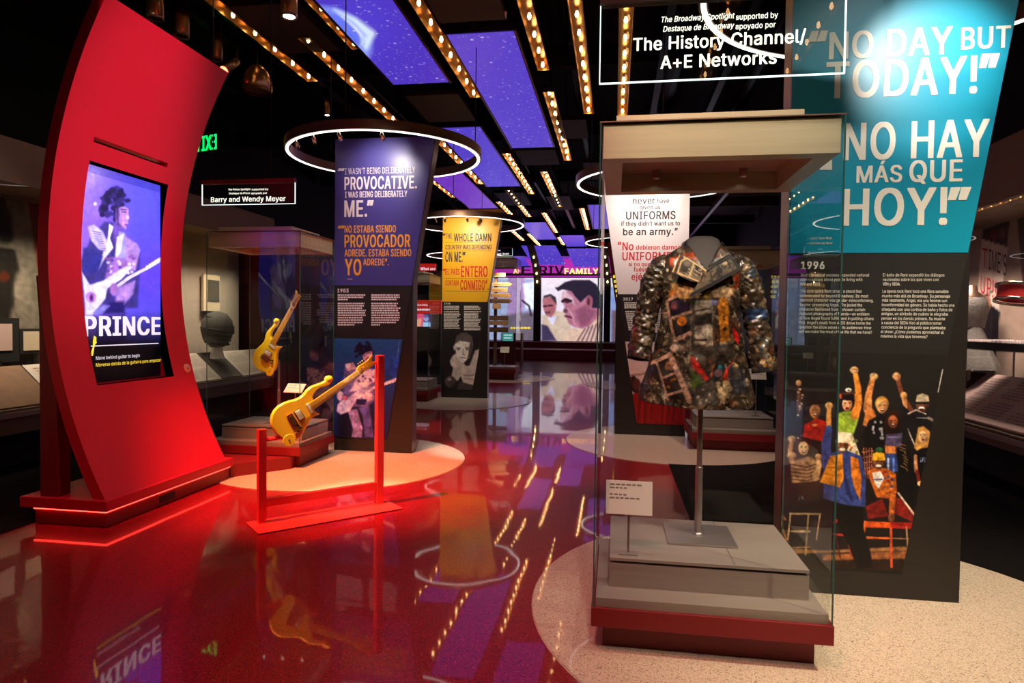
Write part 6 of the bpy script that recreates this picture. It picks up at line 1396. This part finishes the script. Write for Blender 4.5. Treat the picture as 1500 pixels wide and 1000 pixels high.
# signpost in its case
sp_ = thing('wooden_signpost', (-3.08, 17.3, .30), 'rustic wooden signpost with a stack of direction boards, inside a glass case', 'signpost')
WPl = Plane((0, 17.25), (1, 0)); q9 = lambda x, y: (700+x/5.89, 390+y/5.89)
a0, _ = WPl.hit(*q9(136, 500)); a1, _ = WPl.hit(*q9(160, 500)); a2, z2 = WPl.hit(*q9(150, 60))
box(a0, a1, 17.26, 17.36, .354, z2).build('post', 'wood_dark', sp_)
for (x0_, y0_, x1_, y1_, arrow, mt, txt) in ((125, 55, 240, 92, 0, 'wood', 'DEATH VALLEY'), (125, 140, 298, 170, 1, 'wood', 'CONEY ISLAND'), (112, 182, 258, 220, 0, 'wood', 'SAN FRANCISCO'), (96, 230, 290, 270, 1, 'wood', 'TOKYO'), (94, 278, 296, 318, 1, 'wood_dark', 'BURBANK'), (128, 322, 200, 365, 0, 'wood', None), (90, 425, 262, 465, 0, 'wood_dark', None), (90, 468, 260, 506, 0, 'wood', None), (90, 524, 262, 566, 0, 'wood_dark', None)):
    l_, zt_ = WPl.hit(*q9(x0_, y0_)); r_, _ = WPl.hit(*q9(x1_, y0_)); _, zb_ = WPl.hit(*q9(x0_, y1_)); h_ = (zt_-zb_)
    pts = [(l_, zb_), (r_-.0, zb_), (r_, zt_), (l_, zt_)] if not arrow else [(l_, zb_), (r_-h_*.6, zb_), (r_, (zb_+zt_)/2), (r_-h_*.6, zt_), (l_, zt_)]
    b_ = MB().prism(pts, 17.215, 17.255).build('direction_board', mt, sp_)
    if txt:
        m = MB(); pl2 = Plane((0, 17.213), (1, 0)); text(m, pl2, txt, q9(x0_+12, 0)[0], q9(x1_-30, 0)[0], 390+(y1_-9)/5.89, (y1_-y0_-18)/5.89, .02, .002, 1); m.build('lettering', 'inlay' if mt == 'wood' else 'ink_black', b_)
# small consoles in the far distance
t = thing('touch_console', (-3.2, 23, 0), 'small dark red touch console with a teal screen, behind the signpost case', 'console')
CP = Plane((0, 23.), (1, 0)); a0, z0 = CP.hit(734, 524); a1, z1 = CP.hit(764, 486)
box(a0, a1, 23.0, 23.5, .009, z1-.05).build('cabinet', 'dark_red', t); b0, c0 = CP.hit(736, 499); b1, c1 = CP.hit(752, 488)
box(b0, b1, 22.96, 22.99, c0, c1).build('screen', 'lit_teal', t)
m = MB(); CP2 = Plane((0, 22.955), (1, 0)); blur_lines(m, CP2, 738, [(750, 491.5), (749, 495.5)], 1.6); m.build('screen_text', 'lit_white', t)
# far left: red lit signs and a picture between the purple and yellow pillars
LP = Plane((0, 21.), (1, 0))
def rect(x0_, y0_, x1_, y1_, d0, d1, name, mat, parent):
    l_, zt_ = LP.hit(x0_, y0_); r_, _ = LP.hit(x1_, y0_); _, zb_ = LP.hit(x0_, y1_); return box(l_, r_, 21+d0, 21+d1, max(.009, zb_), zt_).build(name, mat, parent)
t = thing('lit_display_wall', (-6.4, 21, 0), 'red lit display between the purple and the yellow pillar, far away', 'display')
rect(590, 396, 646, 418, .0, .4, 'bulkhead', 'bulkhead', t); rect(590, 418, 646, 431, .1, .4, 'dark_band', 'black', t); rect(590, 439, 646, 459, .02, .3, 'red_screen', 'lit_red', t); rect(590, 459, 646, 560, .05, .4, 'lower_wall', 'case_dark', t)
m = MB(); text(m, LP, 'y gets so nothing', 606.5, 626, 447.5, 2.6, .03, 0.0); blur_lines(m, LP, 606.5, [(630, 454.5)], 2.4, .0); m.build('screen_text', 'lit_white', t)
box(-7.6, -6.0, 21.0, 21.4, 4.0, 4.01).build('sign_mount', 'black', t)
a0, z0 = LP.hit(614, 396.3); a1, z1 = LP.hit(638, 386)
box(a0, a1, 20.98, 21.1, z0, z1).build('red_sign', 'lit_red', t); m = MB(); LP3 = Plane((0, 20.97), (1, 0)); text(m, LP3, 'What are', 616, 637.5, 395.5, 4, .04, .0); m.build('sign_text', 'lit_white', t)
def small_pic(PX, PY):
    p = Pic(PX, PY, (.86, .30, .46)); p.poly([(621, 459), (633, 459), (633, 480), (621, 480)], (.10, .12, .30), 1.5); p.ell(624.5, 466, 4.2, 4.6, (.62, .62, .82), 1); p.ell(624, 463, 4, 2.5, (.36, .36, .58), 1); p.poly([(620, 472), (630, 471), (631, 480), (619, 480)], (.62, .78, .95), 1); p.poly([(606, 468), (618, 466), (616, 480), (607, 480)], (.90, .60, .50), 1.5); return p
a0, z0 = LP.hit(606, 478); a1, z1 = LP.hit(633, 460); picture('picture_screen', LP, [(a0, z0), (a1, z0), (a1, z1), (a0, z1)], .03, small_pic, 'screen_img', t, .02)

for o in list(bpy.data.objects):
    if '_o' in o: del o['_o']
